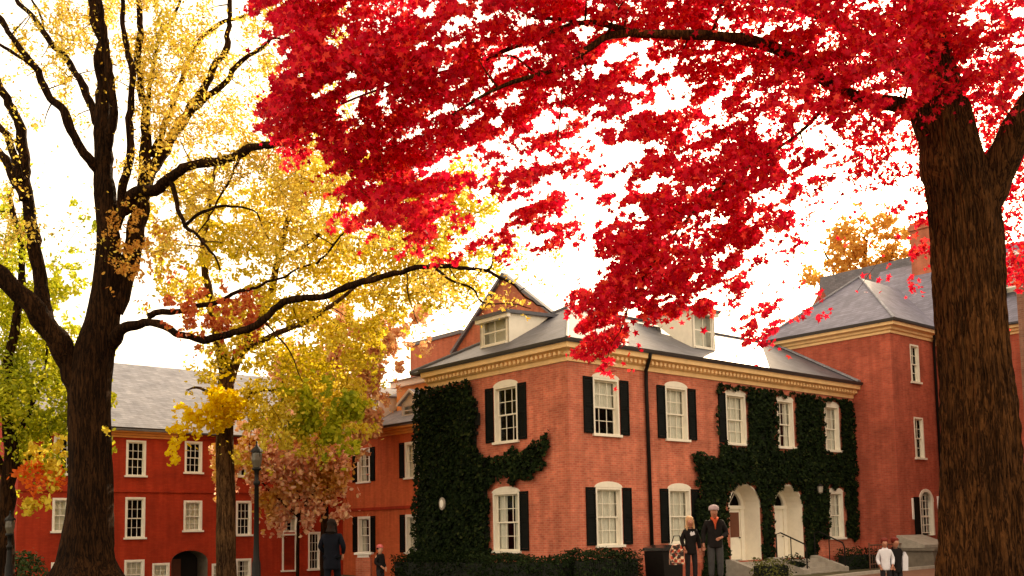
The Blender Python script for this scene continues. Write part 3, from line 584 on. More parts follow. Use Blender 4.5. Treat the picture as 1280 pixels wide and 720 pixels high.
b = MB(); b.box(24.3, 25.5, -.55, .55, 13, 16.6); b.box(24.22, 25.58, -.63, .63, 16.2, 16.4); b.build('chimney', M_brickE, rg_)
b = MB(); slab(b, [(21.25, -2.1, 10.62), (21.5, -2.2, 10.95), (24.5, 1.2, 14.1), (24.3, 1.35, 13.95)], .06); b.build('valley_flashing', M_slateL, rg_)
cornice(GR, [(21.2, -1.95), (21.2, -9.5)], 9.75, 10.1, .35, M_corn, dent=False)
dormer(GR, 'l', 22.0, -5.9, -4.6, 11.0, 13.0, 1.6, gable=.5, wm=M_whiteR, rm=M_slateT)
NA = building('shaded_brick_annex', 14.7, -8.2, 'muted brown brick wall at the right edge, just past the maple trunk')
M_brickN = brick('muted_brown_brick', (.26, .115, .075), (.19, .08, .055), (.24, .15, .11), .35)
Fa = FR('l', 14.7); ha = [window(NA, Fa, -12.6, -11.4, 5.0, 7.0, style='flat', curt=1)]
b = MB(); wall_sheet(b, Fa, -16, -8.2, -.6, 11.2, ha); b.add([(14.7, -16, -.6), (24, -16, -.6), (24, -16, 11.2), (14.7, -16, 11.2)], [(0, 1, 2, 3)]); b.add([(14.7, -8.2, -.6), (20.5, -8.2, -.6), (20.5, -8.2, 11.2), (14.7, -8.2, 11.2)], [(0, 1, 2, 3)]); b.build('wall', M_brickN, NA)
b = MB(); b.box(14.5, 20.7, -16.2, -8.05, 11.2, 11.4); b.build('parapet', M_brickN, NA)
# stone landing and steps in front of the tower block
SL = building('stone_landing', 18, -2.6, 'grey stone landing with sloped parapets below the arched window of the tower block', 'steps')
b = MB(); b.box(16.6, 23, -2.0, -3.6, -.6, .72); b.box(16.5, 23.1, -1.95, -3.7, .72, .82); b.build('retaining_wall', M_stoneD, SL)
b = MB(); b.prism([(-.02, .83), (-1.2, .83), (-1.2, .95), (-.02, 1.35)], lambda a, z, t: (t, -2.0+a, z), 16.7, 18.9); b.build('parapet', M_stone, SL)
b = MB(); b.prism([(19.0, .83), (20.4, .83), (20.4, 1.2), (19.9, 1.3), (19.0, 1.0)], lambda a, z, t: (a, t, z), -3.0, -3.3); b.prism([(20.6, .83), (22.5, .83), (22.5, 1.5), (20.6, 1.1)], lambda a, z, t: (a, t, z), -2.6, -2.9); b.build('parapet', M_stone, SL)

# ------------------------------------------------------------------ orange wing left of the hall
OW = building('orange_brick_wing', 6.63, 24.8, 'orange painted brick wing with black shutters and white dormers, left behind the hall')
Fw = FR('l', 6.63); hw = []
for c, w in ((22.65, 1.25), (18.15, 1.3), (13.5, 1.3)):
    hw.append(window(OW, Fw, c-w/2, c+w/2, 4.6, 6.4, style='flat', cols=2, curt=2, shut='LR', wm=M_whiteR, cas=.14))
    hw.append(window(OW, Fw, c-w/2, c+w/2, .85, 2.75, style='flat', cols=2, curt=2, shut='LR', wm=M_whiteR, cas=.14))
b = MB(); wall_sheet(b, Fw, 8.6, 24.8, -1.5, 6.88, hw); b.add([(6.63, 8.6, -1.5), (15, 8.6, -1.5), (15, 8.6, 6.88), (6.63, 8.6, 6.88)], [(0, 1, 2, 3)]); b.add([(15, 8.6, -1.5), (15, 24.8, -1.5), (15, 24.8, 6.88), (15, 8.6, 6.88)], [(0, 1, 2, 3)]); b.build('wall', M_brickW, OW)
b = MB(); b.box(7.5, 7.6, 9, 24.6, -1, 6.8); b.build('dark_interior', M_room, OW)
b = MB(); fbox(b, Fw, 8.6, 24.79, .07, .003, 3.05, 3.2); b.build('belt_course', M_brickL, OW)
cornice(OW, [(6.63, 24.79), (6.63, 8.6)], 6.86, 7.26, .4, M_cornO, dent=False)
b = MB(); slab(b, [(6.15, 25.2, 7.3), (6.15, 8.5, 7.3), (10.8, 8.5, 10.0), (10.8, 25.2, 10.0)]); slab(b, [(15.4, 25.2, 7.3), (15.4, 8.5, 7.3), (10.8, 8.5, 10.0), (10.8, 25.2, 10.0)]); b.build('roof', M_slateL, OW)
dormer(OW, 'l', 7.2, 21.9, 23.7, 7.75, 9.3, 2.6, gable=.5, wm=M_whiteR, rm=M_slateL)
dormer(OW, 'l', 7.2, 17.9, 19.9, 7.75, 8.6, 2.0, gable=.55, wm=M_whiteR, rm=M_slateL)

# tall gabled building behind the wing
EB = building('rear_brick_building', 9, 22.8, 'tall pale red brick building with a gable rising behind the orange wing')
b = MB(); Fe = FR('l', 9.6)
wall_sheet(b, Fe, 9.5, 17.6, 4, 12, [], top=[(9.5, 4), (18.2, 4), (18.2, 11.5), (14.25, 14.55), (9.5, 11.0)]); b.add([(9.6, 9.5, 4), (9.7, 9.5, 4), (9.7, 9.5, 11), (9.6, 9.5, 11)], [(0, 1, 2, 3)]); b.add([(9.6, 18.2, 4), (9.7, 18.2, 4), (9.7, 18.2, 11.4), (9.6, 18.2, 11.4)], [(0, 1, 2, 3)])
b.box(9.9, 20, 18.2, 22.9, 4, 12.3); b.build('wall', M_brickE, EB)
b = MB(); slab(b, [(9.4, 9.2, 10.95), (9.72, 9.2, 10.95), (9.72, 14.25, 14.7), (9.4, 14.25, 14.7)], .15); slab(b, [(9.4, 18.6, 11.3), (9.72, 18.6, 11.3), (9.72, 14.25, 14.7), (9.4, 14.25, 14.7)], .15); b.box(9.8, 20.1, 18.2, 23.0, 12.3, 12.5); b.build('roof', M_slate, EB)
b = MB(); b.box(8.0, 9.85, 17.0, 21.5, 8.2, 9.6); b.build('low_extension', M_cornO, EB)
b = MB(); b.box(7.75, 9.85, 16.9, 21.75, 9.6, 9.95); b.build('white_fascia', M_whiteR, EB)
b = MB(); slab(b, [(7.65, 16.8, 9.96), (7.65, 21.85, 9.96), (9.85, 21.85, 10.25), (9.85, 16.8, 10.25)], .06); b.build('lean_to_roof', M_slateL, EB)

# ------------------------------------------------------------------ long deep-red building on the left
LB = building('long_red_building', -10, 24.8, 'long deep red brick building with white sash windows and a grey slate roof, far left')
Fz = FR('r', 24.8); hb = []
for c, w, z0, z1, cu in ((-8.05, .95, 4.8, 6.5, 0), (-4.78, .95, 4.8, 6.48, 0), (-1.93, .9, 5.02, 6.56, 0), (.77, .85, 4.9, 6.5, 2), (3.4, .95, 4.7, 6.5, 2), (5.9, 1.3, 4.5, 6.65, 2),
        (-8.05, .95, 2.2, 3.7, 1), (-4.78, .95, 1.85, 3.76, 0), (-1.93, .95, 2.15, 3.62, 1), (.77, .85, 1.9, 3.62, 0), (3.4, .95, 1.9, 3.6, 2),
        (-8.05, .95, -.5, .8, 2), (-4.78, .95, -.5, .8, 1), (-3.5, .85, -.5, .6, 1), (-.5, .85, -.4, .48, 1), (.77, .85, -.5, .68, 2), (3.36, .85, .0, 2.08, 0), (4.85, .75, 0, 1.98, 0)):
    hb.append(window(LB, Fz, c-w/2, c+w/2, z0, z1, style='flat', cols=3 if z1-z0 > 1.2 else 2, curt=cu, wm=M_whiteR, cas=.1, deep=.1))
hb.append(arch_hole(-3.0, -1.15, -.7, .62, .55))
b = MB(); wall_sheet(b, Fz, -10, 6.62, -1.6, 6.72, hb); b.add([(-10, 24.8, -1.6), (-10, 34.8, -1.6), (-10, 34.8, 6.7), (-10, 29.8, 10.6), (-10, 24.8, 6.7)], [(0, 1, 2, 3, 4)]); b.add([(-10, 34.8, -1.6), (12, 34.8, -1.6), (12, 34.8, 6.7), (-10, 34.8, 6.7)], [(0, 1, 2, 3)]); b.add([(12, 24.8, -1.6), (12, 34.8, -1.6), (12, 34.8, 6.7), (12, 29.8, 10.6), (12, 24.8, 6.7)], [(0, 1, 2, 3, 4)])
b.build('wall', M_brickL, LB)
b = MB(); b.box(-9.8, 6.4, 26.4, 26.5, -1.5, 6.6); b.box(-9.8, -3.2, 25, 26.4, 4.0, 4.1); b.build('dark_interior', M_room, LB)
b = MB(); ah = arch_hole(-3.0, -1.15, -.7, .62, .55); n = len(ah); b.add([Fz(a, .015, z) for a, z in ah]+[Fz(a, -1.2, z) for a, z in ah], [(i, (i+1) % n, (i+1) % n+n, i+n) for i in range(n)]); ar = b.build('archway', M_stoneD, LB)
b = MB(); fbox(b, Fz, -2.9, -2.1, -1.0, -1.06, -.8, .75); b.build('door', M_door, LB)
cornice(LB, [(-10, 24.8), (-2.8, 24.8)], 6.6, 6.95, .4, M_cornO, dent=False); cornice(LB, [(-2.79, 24.8), (6.6, 24.8)], 6.62, 6.86, .22, M_brickL, dent=False)
b = MB(); slab(b, [(-10.4, 24.3, 6.95), (12, 24.3, 6.95), (12, 29.8, 11.0), (-10.4, 29.8, 11.0)]); slab(b, [(-10.4, 35.3, 6.95), (12, 35.3, 6.95), (12, 29.8, 11.0), (-10.4, 29.8, 11.0)]); b.build('roof', M_slateL, LB)
b = MB(); fbox(b, Fz, -10, 6.6, .06, .003, 4.0, 4.12); b.build('belt_course', M_brickL, LB)
# neighbour seen past its left end
NB = building('neighbouring_brick_house', -18, 27, 'low red brick house with a pale window band at the far left edge')
b = MB(); b.box(-24, -11.2, 27, 34, -1.6, 3.2); b.build('wall', M_brickL, NB)
b = MB(); slab(b, [(-24.4, 26.6, 3.2), (-10.9, 26.6, 3.2), (-10.9, 30.5, 5.2), (-24.4, 30.5, 5.2)]); slab(b, [(-24.4, 34.4, 3.2), (-10.9, 34.4, 3.2), (-10.9, 30.5, 5.2), (-24.4, 30.5, 5.2)]); b.build('roof', M_slateL, NB)
Fn = FR('r', 27)
b = MB(); 
for i in range(4): fbox(b, Fn, -14.5+i*.9, -13.75+i*.9, .06, .004, 1.25, 2.15)
fbox(b, Fn, -14.6, -11.0, .1, .002, 2.2, 2.4); fbox(b, Fn, -14.6, -11.0, .1, .002, 1.05, 1.2); b.build('window', M_whiteR, NB)
# far roof behind the tower block
FB = building('distant_roofed_house', 34.2, 12, 'distant house with a dark mansard roof showing above the tower block')
b = MB(); b.box(34.3, 42, 4, 12.1, -.5, 13); b.build('wall', M_brickE, FB)
b = MB(); x0, x1, y0, y1 = 34.0, 42.3, 3.7, 12.4
vs = [(x0, y0, 13), (x1, y0, 13), (x1, y1, 13), (x0, y1, 13), (x0+.5, y0+.5, 17.8), (x1-.5, y0+.5, 17.8), (x1-.5, y1-.5, 17.8), (x0+.5, y1-.5, 17.8)]
b.add(vs, [(0,3,2,1),(4,5,6,7),(0,1,5,4),(1,2,6,5),(2,3,7,6),(3,0,4,7)]); b.build('roof', M_slate, FB)

# ------------------------------------------------------------------ path and kerb in front of the doors
b = MB(); n = 40
vs = []
for i in range(n+1):
    u_ = 2+28*i/n
    for v_ in (-3.9, -7.6):
        p = cw(u_, v_); vs.append((p.x, p.y, gz(p.x, p.y)+.05))
b.add(vs, [(2*i, 2*i+1, 2*i+3, 2*i+2) for i in range(n)])
m, t, bs = mat('brick_paving'); bs.inputs['Roughness'].default_value = .9
tcx = N(t, 'ShaderNodeTexCoord'); bt = N(t, 'ShaderNodeTexBrick', Scale=1.0); bt.inputs['Brick Width'].default_value = .2; bt.inputs['Row Height'].default_value = .1; bt.inputs['Mortar Size'].default_value = .006
bt.inputs['Color1'].default_value = (.20, .075, .035, 1); bt.inputs['Color2'].default_value = (.14, .05, .028, 1); bt.inputs['Mortar'].default_value = (.10, .07, .05, 1); t.links.new(tcx.outputs['Object'], bt.inputs[0]); t.links.new(bt.outputs[0], bs.inputs['Base Color'])
tag(b.build('path', m), 'brown brick path before the hall', kind='structure')
b = MB(); vs = []
for i in range(n+1):
    u_ = 2+28*i/n; 
    for v_, dz in ((-3.72, .0), (-3.72, .16), (-3.9, .16), (-3.9, .0)):
        p = cw(u_, v_); vs.append((p.x, p.y, gz(p.x, p.y)+dz))
b.add(vs, [(4*i+j, 4*i+(j+1) % 4, 4*i+4+(j+1) % 4, 4*i+4+j) for i in range(n) for j in range(4)]); tag(b.build('kerb', M_stone), 'pale stone kerb along the path', kind='structure')

# ------------------------------------------------------------------ trees
GRIDFN = {}
def grid(rows, x0, y0, cell=40):
    G = np.array([[float(c) if c != '.' else 0. for c in r] for r in rows])
    return (G, x0, y0, cell)
def gsample(g, X, Y):
    G, x0, y0, c = g; fx = (X-x0)/c-.5; fy = (Y-y0)/c-.5
    i = np.floor(fx).astype(int); j = np.floor(fy).astype(int); tx, ty = fx-i, fy-j
    def q(a, b): 
        ok = (a >= 0) & (a < G.shape[1]) & (b >= 0) & (b < G.shape[0]); return np.where(ok, G[np.clip(b, 0, G.shape[0]-1), np.clip(a, 0, G.shape[1]-1)], 0)
    return (q(i, j)*(1-tx)*(1-ty)+q(i+1, j)*tx*(1-ty)+q(i, j+1)*(1-tx)*ty+q(i+1, j+1)*tx*ty)
_perm = rng.random((256, 256))
def vnoise(x, y):
    i = np.floor(x).astype(int); j = np.floor(y).astype(int); tx, ty = x-i, y-j; tx = tx*tx*(3-2*tx); ty = ty*ty*(3-2*ty)
    f = lambda a, b: _perm[a % 256, b % 256]
    return f(i, j)*(1-tx)*(1-ty)+f(i+1, j)*tx*(1-ty)+f(i, j+1)*(1-tx)*ty+f(i+1, j+1)*tx*ty
_R = np.array(RR); _U = np.array(UU); _F = np.array(FW); _E = np.array(EYE)
def unproj(X, Y, D):
    d = _F[None]+_R[None]*((X-640)/FPX)[:, None]-_U[None]*((Y-CYP)/FPX)[:, None]
    return _E[None]+d*(D/d[:, 1])[:, None]
def crown_points(g, n, depth, amp, sig, grain=22, slope=(0, 0), gam=1.25, seed=0, contrast=.85, aniso=1.0, ang=0.0, boost=0.0):
    """leaf positions filling a volume: the grid gives how thick the foliage is in each direction, depth +- amp its distance"""
    G, x0, y0, c = g; out = []; tot = 0
    W_, H_ = G.shape[1]*c, G.shape[0]*c
    while tot < n:
        X = x0-c*.5+rng.random(n*2)*(W_+c); Y = y0-c*.5+rng.random(n*2)*(H_+c)
        Dn = (gsample(g, X, Y)/9)**gam
        ca, sa = cos(ang), sin(ang); xr, yr = X*ca+Y*sa, (-X*sa+Y*ca)*aniso
        nn = .46*vnoise(xr/grain+seed, yr/grain)+.34*vnoise(xr/(grain*.42)+9+seed, yr/(grain*.42)) + .20*vnoise(X/(grain*2.6)+3, Y/(grain*2.6)+seed)
        q = 1/(1+np.exp(-1.702*(nn-.5)/.135))                        # noise turned into an even 0..1 scale
        soft = .30/contrast
        p = np.clip((q-(1-Dn*(1.06+boost)))/soft, 0, 1); p = np.where(Dn > .02, .96*p*(.62+.38*q)+.02*Dn, 0)
        k = rng.random(n*2) < p; X, Y, q = X[k], Y[k], q[k]
        D = depth + amp*(vnoise(X/70+seed*3, Y/70+5)-.5)*2 + rng.normal(0, sig, len(X)) + (q-.5)*amp*.5 + slope[0]*(X-x0-W_/2)/100+slope[1]*(Y-y0-H_/2)/100
        out.append(unproj(X, Y, D)); tot += len(X)
    return np.concatenate(out)[:n]
def limb(b, nodes, pts, r0, r1, sides=10, wob=.0, steps=5, flare=0, seg_r=None):
    """pts: world points; smooth curve with tapering radius"""
    P = [Vector(p) for p in pts]; k = len(P); C, Rd = [], []
    for i in range(k-1):
        p0, p1, p2, p3 = P[max(i-1, 0)], P[i], P[i+1], P[min(i+2, k-1)]
        for s in range(steps):
            t = s/steps; q = .5*((2*p1)+(-p0+p2)*t+(2*p0-5*p1+4*p2-p3)*t*t+(-p0+3*p1-3*p2+p3)*t**3); C.append(q)
    C.append(P[-1]); n = len(C)
    for i in range(n):
        t = i/(n-1); r = (r0+(r1-r0)*t) if seg_r is None else float(np.interp(t*(k-1), range(k), seg_r))
        r *= 1+flare*math.exp(-t*14)
        Rd.append(r); 
        if 0 < i and wob:
            w_ = lambda f, k_: Vector((noise.noise(C[i]*f), noise.noise(C[i]*f+Vector((9, 0, 0))), noise.noise(C[i]*f+Vector((0, 9, 0)))))*k_
            C[i] = C[i]+w_(1.3, wob)+w_(4.1, wob*.45); Rd[-1] *= 1+.22*noise.noise(C[i]*2.7)
    b.tube(C, Rd, sides); 
    for c, r in zip(C, Rd): nodes.append((c.x, c.y, c.z, r))
def twigs(b, nodes, pts, n, rmax=.05, rmin=.01, sides=5, seed=1):
    idx = rng.choice(len(pts), n, replace=False); T = pts[idx]; ND = np.array(nodes)
    d0 = np.array([np.min(np.sum((ND[:, :3]-p)**2, 1)) for p in T]); T = T[np.argsort(d0)]
    for p in T:
        d = np.sum((ND[:, :3]-p)**2, 1); j = int(np.argmin(d)); q = ND[j]; L = sqrt(d[j])
        if L < .15 or L > 7: continue
        a = Vector(q[:3]); e = Vector(p); r0 = min(q[3]*.6, rmax, .008+.022*L)
        mid = a.lerp(e, .5)+Vector((random.uniform(-1, 1), random.uniform(-1, 1), random.uniform(-.2, 1)))*L*.13
        C = []
        for s in range(5):
            t = s/4; C.append(a.lerp(mid, t).lerp(mid.lerp(e, t), t))
        R = [r0+(min(rmin, r0)-r0)*s/4 for s in range(5)]
        b.tube(C, R, sides, cap=False)
        ND = np.vstack([ND]+[np.array([[c.x, c.y, c.z, max(r, rmin)]]) for c, r in zip(C[1:], R[1:])])
def pxl(pts, Y): return [at(p[0], p[1], p[2] if len(p) > 2 else Y) for p in pts]
def rough_trunk(b, pts, radii, sides=40, ridge=.05, freq=9, steps=8, roots=0):
    P = [Vector(p) for p in pts]; k = len(P); n = (k-1)*steps+1; vs = []; rows = []
    for i in range(n):
        s = i/steps; j = min(int(s), k-2); t = s-j; p0, p1, p2, p3 = P[max(j-1, 0)], P[j], P[j+1], P[min(j+2, k-1)]
        c = .5*((2*p1)+(-p0+p2)*t+(2*p0-5*p1+4*p2-p3)*t*t+(-p0+3*p1-3*p2+p3)*t**3); r = float(np.interp(s, range(k), radii)); z = c.z
        for m_ in range(sides):
            a = 2*pi*m_/sides;
            wz = z+.25*noise.noise((cos(a)*2, sin(a)*2, z*.8)); fz = abs(noise.noise((cos(a)*freq*.8+.3*noise.noise((cos(a)*2, sin(a)*2+5, z*1.5)), sin(a)*freq*.8, wz*.85)))
            rr_ = r*(1-ridge*.55*max(0, 1-fz*5)+ridge*.5*noise.noise((cos(a)*freq*2, sin(a)*freq*2, z*5)))+r*(ridge*.6*(noise.noise((cos(a)*freq*.5, sin(a)*freq*.5, z*.45))*1.1+.5*noise.noise((cos(a)*freq, sin(a)*freq, z*1.1))) + .06*noise.noise((cos(a)*1.2, sin(a)*1.2, z*.5)))
            if roots: rr_ += r*roots*max(0, (cos(a*5+1.3)*.5+.5))**2*math.exp(-max(0, z-P[0].z)*1.6)
            vs.append((c.x+cos(a)*rr_, c.y+sin(a)*rr_, c.z))
    fs = [(i*sides+m_, i*sides+(m_+1) % sides, (i+1)*sides+(m_+1) % sides, (i+1)*sides+m_) for i in range(n-1) for m_ in range(sides)]
    b.add(vs, fs+[tuple(range(sides)), tuple((n-1)*sides+m_ for m_ in range(sides-1, -1, -1))])
    return [(P[i].x, P[i].y, P[i].z, radii[i]) for i in range(k)]
def tree_root(name, x, y, label, group=None, cat='tree'):
    return empty(name, (x, y, gz(x, y)-.1), 0, label, cat, group, None)
def lobj(root): return tuple(root.location)
def tbuild(b, root, m, name='trunk'):
    o = b.build(name, m, None, smooth=True, origin=root.location); o.parent = root; return o
def crown(root, P, size, shape, m, name='crown', tilt=.9, up=.35):
    Nn = np.tile(np.array([0, 0, up]), (len(P), 1)); return leaves_obj(name, P, Nn, size, shape, m, root, tilt, .35, lobj(root))

# --- 1. the red maple, trunk close on the right
RT = tree_root('red_maple_tree', 6.55, 14, 'huge red maple with a thick forked trunk at right and scarlet leaves across the top')
b = MB(); D = 14
base = at(1235, 760, D); base.z = gz(6.6, 14)-.25
nd = rough_trunk(b, [base, at(1232, 700, D), at(1226, 600, D), at(1220, 480, D), at(1211, 370, D), at(1207, 290, D), at(1200, 235, D), at(1188, 185, D), at(1178, 130, D)], [.74, .61, .53, .475, .46, .475, .46, .40, .34], 220, .12, 13, 40, .4)
limb(b, nd, pxl([(1203, 320), (1197, 262), (1188, 215), (1180, 170), (1170, 110), (1158, 40), (1150, -40), (1148, -150), (1130, -330)], D), .3, .15, 16, .02, seg_r=[.3, .36, .37, .35, .31, .27, .23, .19, .14])
limb(b, nd, pxl([(1216, 275, 14), (1236, 235, 13.9), (1258, 190, 13.7), (1285, 140, 13.5), (1330, 80, 13.2), (1380, 0, 13)], D), .27, .16, 14, .02)
limb(b, nd, pxl([(1180, 185), (1155, 150, 13.9), (1120, 130, 13.7), (1085, 126, 13.5), (1050, 112, 13.2), (1010, 85, 13), (965, 60, 12.8), (920, 48, 12.6), (880, 43, 12.5), (830, 42, 12.4), (790, 40, 12.3)], D), .17, .055, 10, .02, seg_r=[.2, .13, .11, .10, .085, .08, .075, .07, .062, .058, .05])
limb(b, nd, pxl([(790, 40, 12.3), (760, 45, 12.2), (740, 58, 12.1), (715, 75, 12), (690, 88, 11.9), (640, 103, 11.8), (600, 122, 11.7), (565, 145, 11.6)], D), .05, .016, 8, .01)
limb(b, nd, pxl([(795, 40, 12.3), (750, 29, 12.4), (720, 30, 12.5), (690, 40, 12.5), (640, 60, 12.5), (590, 80, 12.6), (540, 92, 12.6), (480, 110, 12.7), (400, 140, 12.8)], D), .045, .012, 8, .02)
limb(b, nd, pxl([(735, 30, 12.4), (700, 24, 12.6), (670, 22, 12.7), (640, 8, 12.8), (600, -15, 13)], D), .03, .012, 7, .01)
limb(b, nd, pxl([(700, 82, 12), (670, 90, 12.2), (640, 70, 12.4), (600, 75, 12.6)], D), .022, .008, 6)
limb(b, nd, pxl([(703, 80, 12), (702, 120, 11.9), (698, 160, 11.8), (693, 190, 11.8)], D), .012, .006, 5)
limb(b, nd, pxl([(1050, 112, 13.2), (1000, 165, 12.8), (940, 205, 12.5), (880, 250, 12.2), (830, 310, 12), (790, 370, 11.9), (775, 415, 11.8)], D), .026, .008, 8, .03)
limb(b, nd, pxl([(1170, 120), (1100, 60, 14.6), (1000, 10, 15), (880, -30, 15), (700, -60, 15), (500, -70, 15)], D), .12, .03, 8, .03)
R_ = ['888888888888888888888888', '888888888888888888888888',
      '678888677777878887888868', '347888776566667878888988', '168889877765476898777786', '688888776654577766543323',
      '146887765321788865321000', '..5376347321698754100000', '..2565.153.4888620000000', '...1132233.898852.......',
      '...........898530.......', '..........48665411......', '..........57...31.......', '...........2............']
assert all(len(r) == 24 for r in R_), [len(r) for r in R_]
R_ = [r[:6].replace('9', '7').replace('8', '7')+r[6:] for r in R_]
RG = grid(R_, 320, -80)
# fix rows so that row k covers y = -80+40k .. ; hand-set clear sky windows
RP = crown_points(RG, 100000, 12.7, 1.5, .5, grain=28, slope=(.18, 0), gam=.85, seed=4, contrast=.5, boost=.13, aniso=2.3, ang=-.42)
RB = grid(['899999999', '799999999', '544789999', '445678899', '313564699', '2.2463699', '..125.199', '...1...55', '.......1.'], 960, 80)
RP = np.concatenate([RP, crown_points(RB, 11000, 15.6, .5, .35, grain=30, gam=1.0, seed=14, aniso=1.6, ang=-.3)])
twigs(b, nd, RP, 430, .035, .006)
tbuild(b, RT, M_barkR)
crown(RT, RP, .049, MAPLE, M_red, tilt=.8)

# --- 2. the big elm on the left
def elimb(b, nodes, pts, r0, r1, sides=10, wob=.0, steps=6, flare=0, seg_r=None):
    k = .78; limb(b, nodes, pts, r0*k, r1*k, sides, wob*1.9+.01, steps, flare, [r*k for r in seg_r] if seg_r else None)
ET = tree_root('elm_tree', -12.6, 30, 'big dark-limbed elm at left with sparse golden leaves against the white sky')
b = MB(); D = 30; bs_ = at(110, 770, D); bs_.z = gz(-12.6, 30)-.2
nd = rough_trunk(b, [bs_, at(110, 700, D), at(112, 640, D), at(113, 560, D), at(112, 490, D), at(118, 440, D), at(128, 400, D), at(134, 350, D), at(136, 300, D)], [1.05, .78, .66, .60, .62, .60, .50, .42, .33], 44, .05, 8, 8, .5)
elimb(b, nd, pxl([(100, 490), (78, 440, 29.7), (45, 390, 29.3), (0, 345, 29), (-45, 300, 28.8), (-90, 250, 28.5)], D), .46, .3, 14, .05)
elimb(b, nd, pxl([(62, 420, 29.5), (52, 370), (42, 300), (33, 240), (30, 190), (22, 150), (0, 108), (-30, 60)], D), .30, .14, 12, .05)
elimb(b, nd, pxl([(28, 225, 29.8), (14, 180), (0, 160), (-20, 130)], D), .17, .1, 8, .04); elimb(b, nd, pxl([(30, 250, 29.8), (10, 205), (0, 190), (-25, 160)], D), .2, .1, 8, .04)
elimb(b, nd, pxl([(126, 420), (133, 360), (136, 300), (132, 250), (129, 210), (127, 180)], D), .5, .36, 16, .03, seg_r=[.50, .46, .42, .41, .36, .24])
elimb(b, nd, pxl([(124, 215), (105, 190, 29.5), (85, 150, 29.2), (65, 120, 29), (48, 88, 28.8), (28, 60, 28.6), (0, 26, 28.4), (-40, -20, 28)], D), .2, .08, 10, .05)
elimb(b, nd, pxl([(48, 88, 28.8), (25, 70, 28.5), (0, 57, 28.2), (-30, 40, 28)], D), .08, .05, 8, .03); elimb(b, nd, pxl([(50, 92, 28.8), (20, 52, 29.2), (-5, 22, 29.4)], D), .08, .05, 8, .03)
elimb(b, nd, pxl([(125, 160), (105, 108, 30.3), (85, 78, 30.6), (62, 50, 30.8), (45, 28, 31), (20, -2, 31.2), (-10, -40, 31.5)], D), .17, .07, 10, .05)
elimb(b, nd, pxl([(55, 38, 30.9), (50, 18, 31), (35, -10, 31.2)], D), .06, .04, 8, .02)
elimb(b, nd, pxl([(129, 262), (129, 205), (129, 150), (128, 100), (126, 55), (118, 15), (112, -20), (100, -90), (90, -200)], D), .30, .1, 14, .05, seg_r=[.3, .36, .30, .27, .23, .2, .18, .14, .08])
elimb(b, nd, pxl([(134, 190), (140, 140, 29.7), (138, 90, 29.5), (128, 35, 29.3), (124, 0, 29.1), (120, -60, 29)], D), .2, .09, 10, .04)
elimb(b, nd, pxl([(140, 390), (160, 340, 30.2), (172, 280, 30.3), (182, 220, 30.4), (184, 170, 30.4), (176, 110, 30.4), (174, 50, 30.4), (172, -10, 30.4), (165, -90, 30.4)], D), .36, .1, 14, .06, seg_r=[.42, .36, .34, .26, .2, .15, .13, .11, .07])
elimb(b, nd, pxl([(145, 285), (158, 215, 29.5), (165, 150, 29.4), (163, 90, 29.3), (155, 30, 29.2), (150, -20, 29)], D), .2, .07, 10, .06)
elimb(b, nd, pxl([(172, 270, 30.3), (195, 205, 30.8), (222, 160, 31.2), (245, 125, 31.5), (268, 85, 31.8), (285, 55, 32), (286, 20, 32), (288, -30, 32)], D), .24, .08, 10, .07)
elimb(b, nd, pxl([(225, 158, 31.2), (252, 125, 31), (280, 105, 30.8), (295, 82, 30.6), (325, 62, 30.4), (340, 48, 30.2), (352, 52, 30), (362, 92, 30)], D), .15, .03, 9, .05)
elimb(b, nd, pxl([(190, 195, 30.6), (212, 140, 31), (228, 100, 31.4), (245, 55, 31.6), (270, 30, 31.8), (300, 22, 32), (330, 8, 32.2)], D), .14, .05, 9, .06)
elimb(b, nd, pxl([(180, 160, 30.4), (192, 80, 30.8), (205, 40, 31), (232, -8, 31.2)], D), .1, .05, 8, .05)
elimb(b, nd, pxl([(150, 262), (172, 245, 29.5), (200, 232, 29), (225, 214, 28.6), (260, 203, 28.2), (300, 192, 27.8), (335, 178, 27.5), (370, 170, 27.2), (420, 150, 27)], D), .24, .08, 12, .07, seg_r=[.3, .24, .21, .19, .17, .15, .13, .1, .06])
elimb(b, nd, pxl([(300, 192, 27.8), (290, 225, 27.8), (268, 262, 27.8), (245, 300, 27.8)], D), .06, .02, 7, .05)
elimb(b, nd, pxl([(212, 225, 28.8), (232, 280, 28.6), (256, 300, 28.5), (275, 340, 28.4)], D), .1, .03, 8, .05)
elimb(b, nd, pxl([(232, 280, 28.6), (255, 265, 28.3), (285, 258, 28), (320, 268, 27.8), (335, 300, 27.6)], D), .07, .02, 7, .04)
elimb(b, nd, pxl([(132, 430), (152, 412, 29.6), (182, 402, 29), (215, 412, 28.3), (248, 424, 27.8), (285, 417, 27.4), (320, 405, 27), (345, 385, 26.8), (370, 372, 26.6), (400, 370, 26.3), (440, 358, 26), (480, 346, 25.7), (520, 336, 25.4), (560, 333, 25.2), (600, 340, 25), (635, 352, 24.8), (655, 370, 24.7), (690, 388, 24.6)], D), .2, .03, 11, .05, seg_r=[.34, .22, .15, .14, .13, .13, .13, .125, .12, .115, .105, .1, .09, .075, .06, .045, .03, .015])
elimb(b, nd, pxl([(598, 340, 25), (612, 336, 24.9), (616, 318, 24.8), (625, 300, 24.7)], D), .045, .012, 7, .02)
elimb(b, nd, pxl([(545, 336, 25.3), (565, 350, 25), (590, 362, 24.8), (602, 375, 24.7), (625, 378, 24.6), (665, 385, 24.5)], D), .05, .015, 7, .03)
elimb(b, nd, pxl([(508, 340, 25.6), (512, 375, 25.4), (520, 400, 25.3), (530, 415, 25.2)], D), .025, .01, 6, .02); elimb(b, nd, pxl([(330, 402, 27), (352, 425, 26.8), (368, 450, 26.6), (380, 480, 26.5)], D), .04, .012, 6, .03)
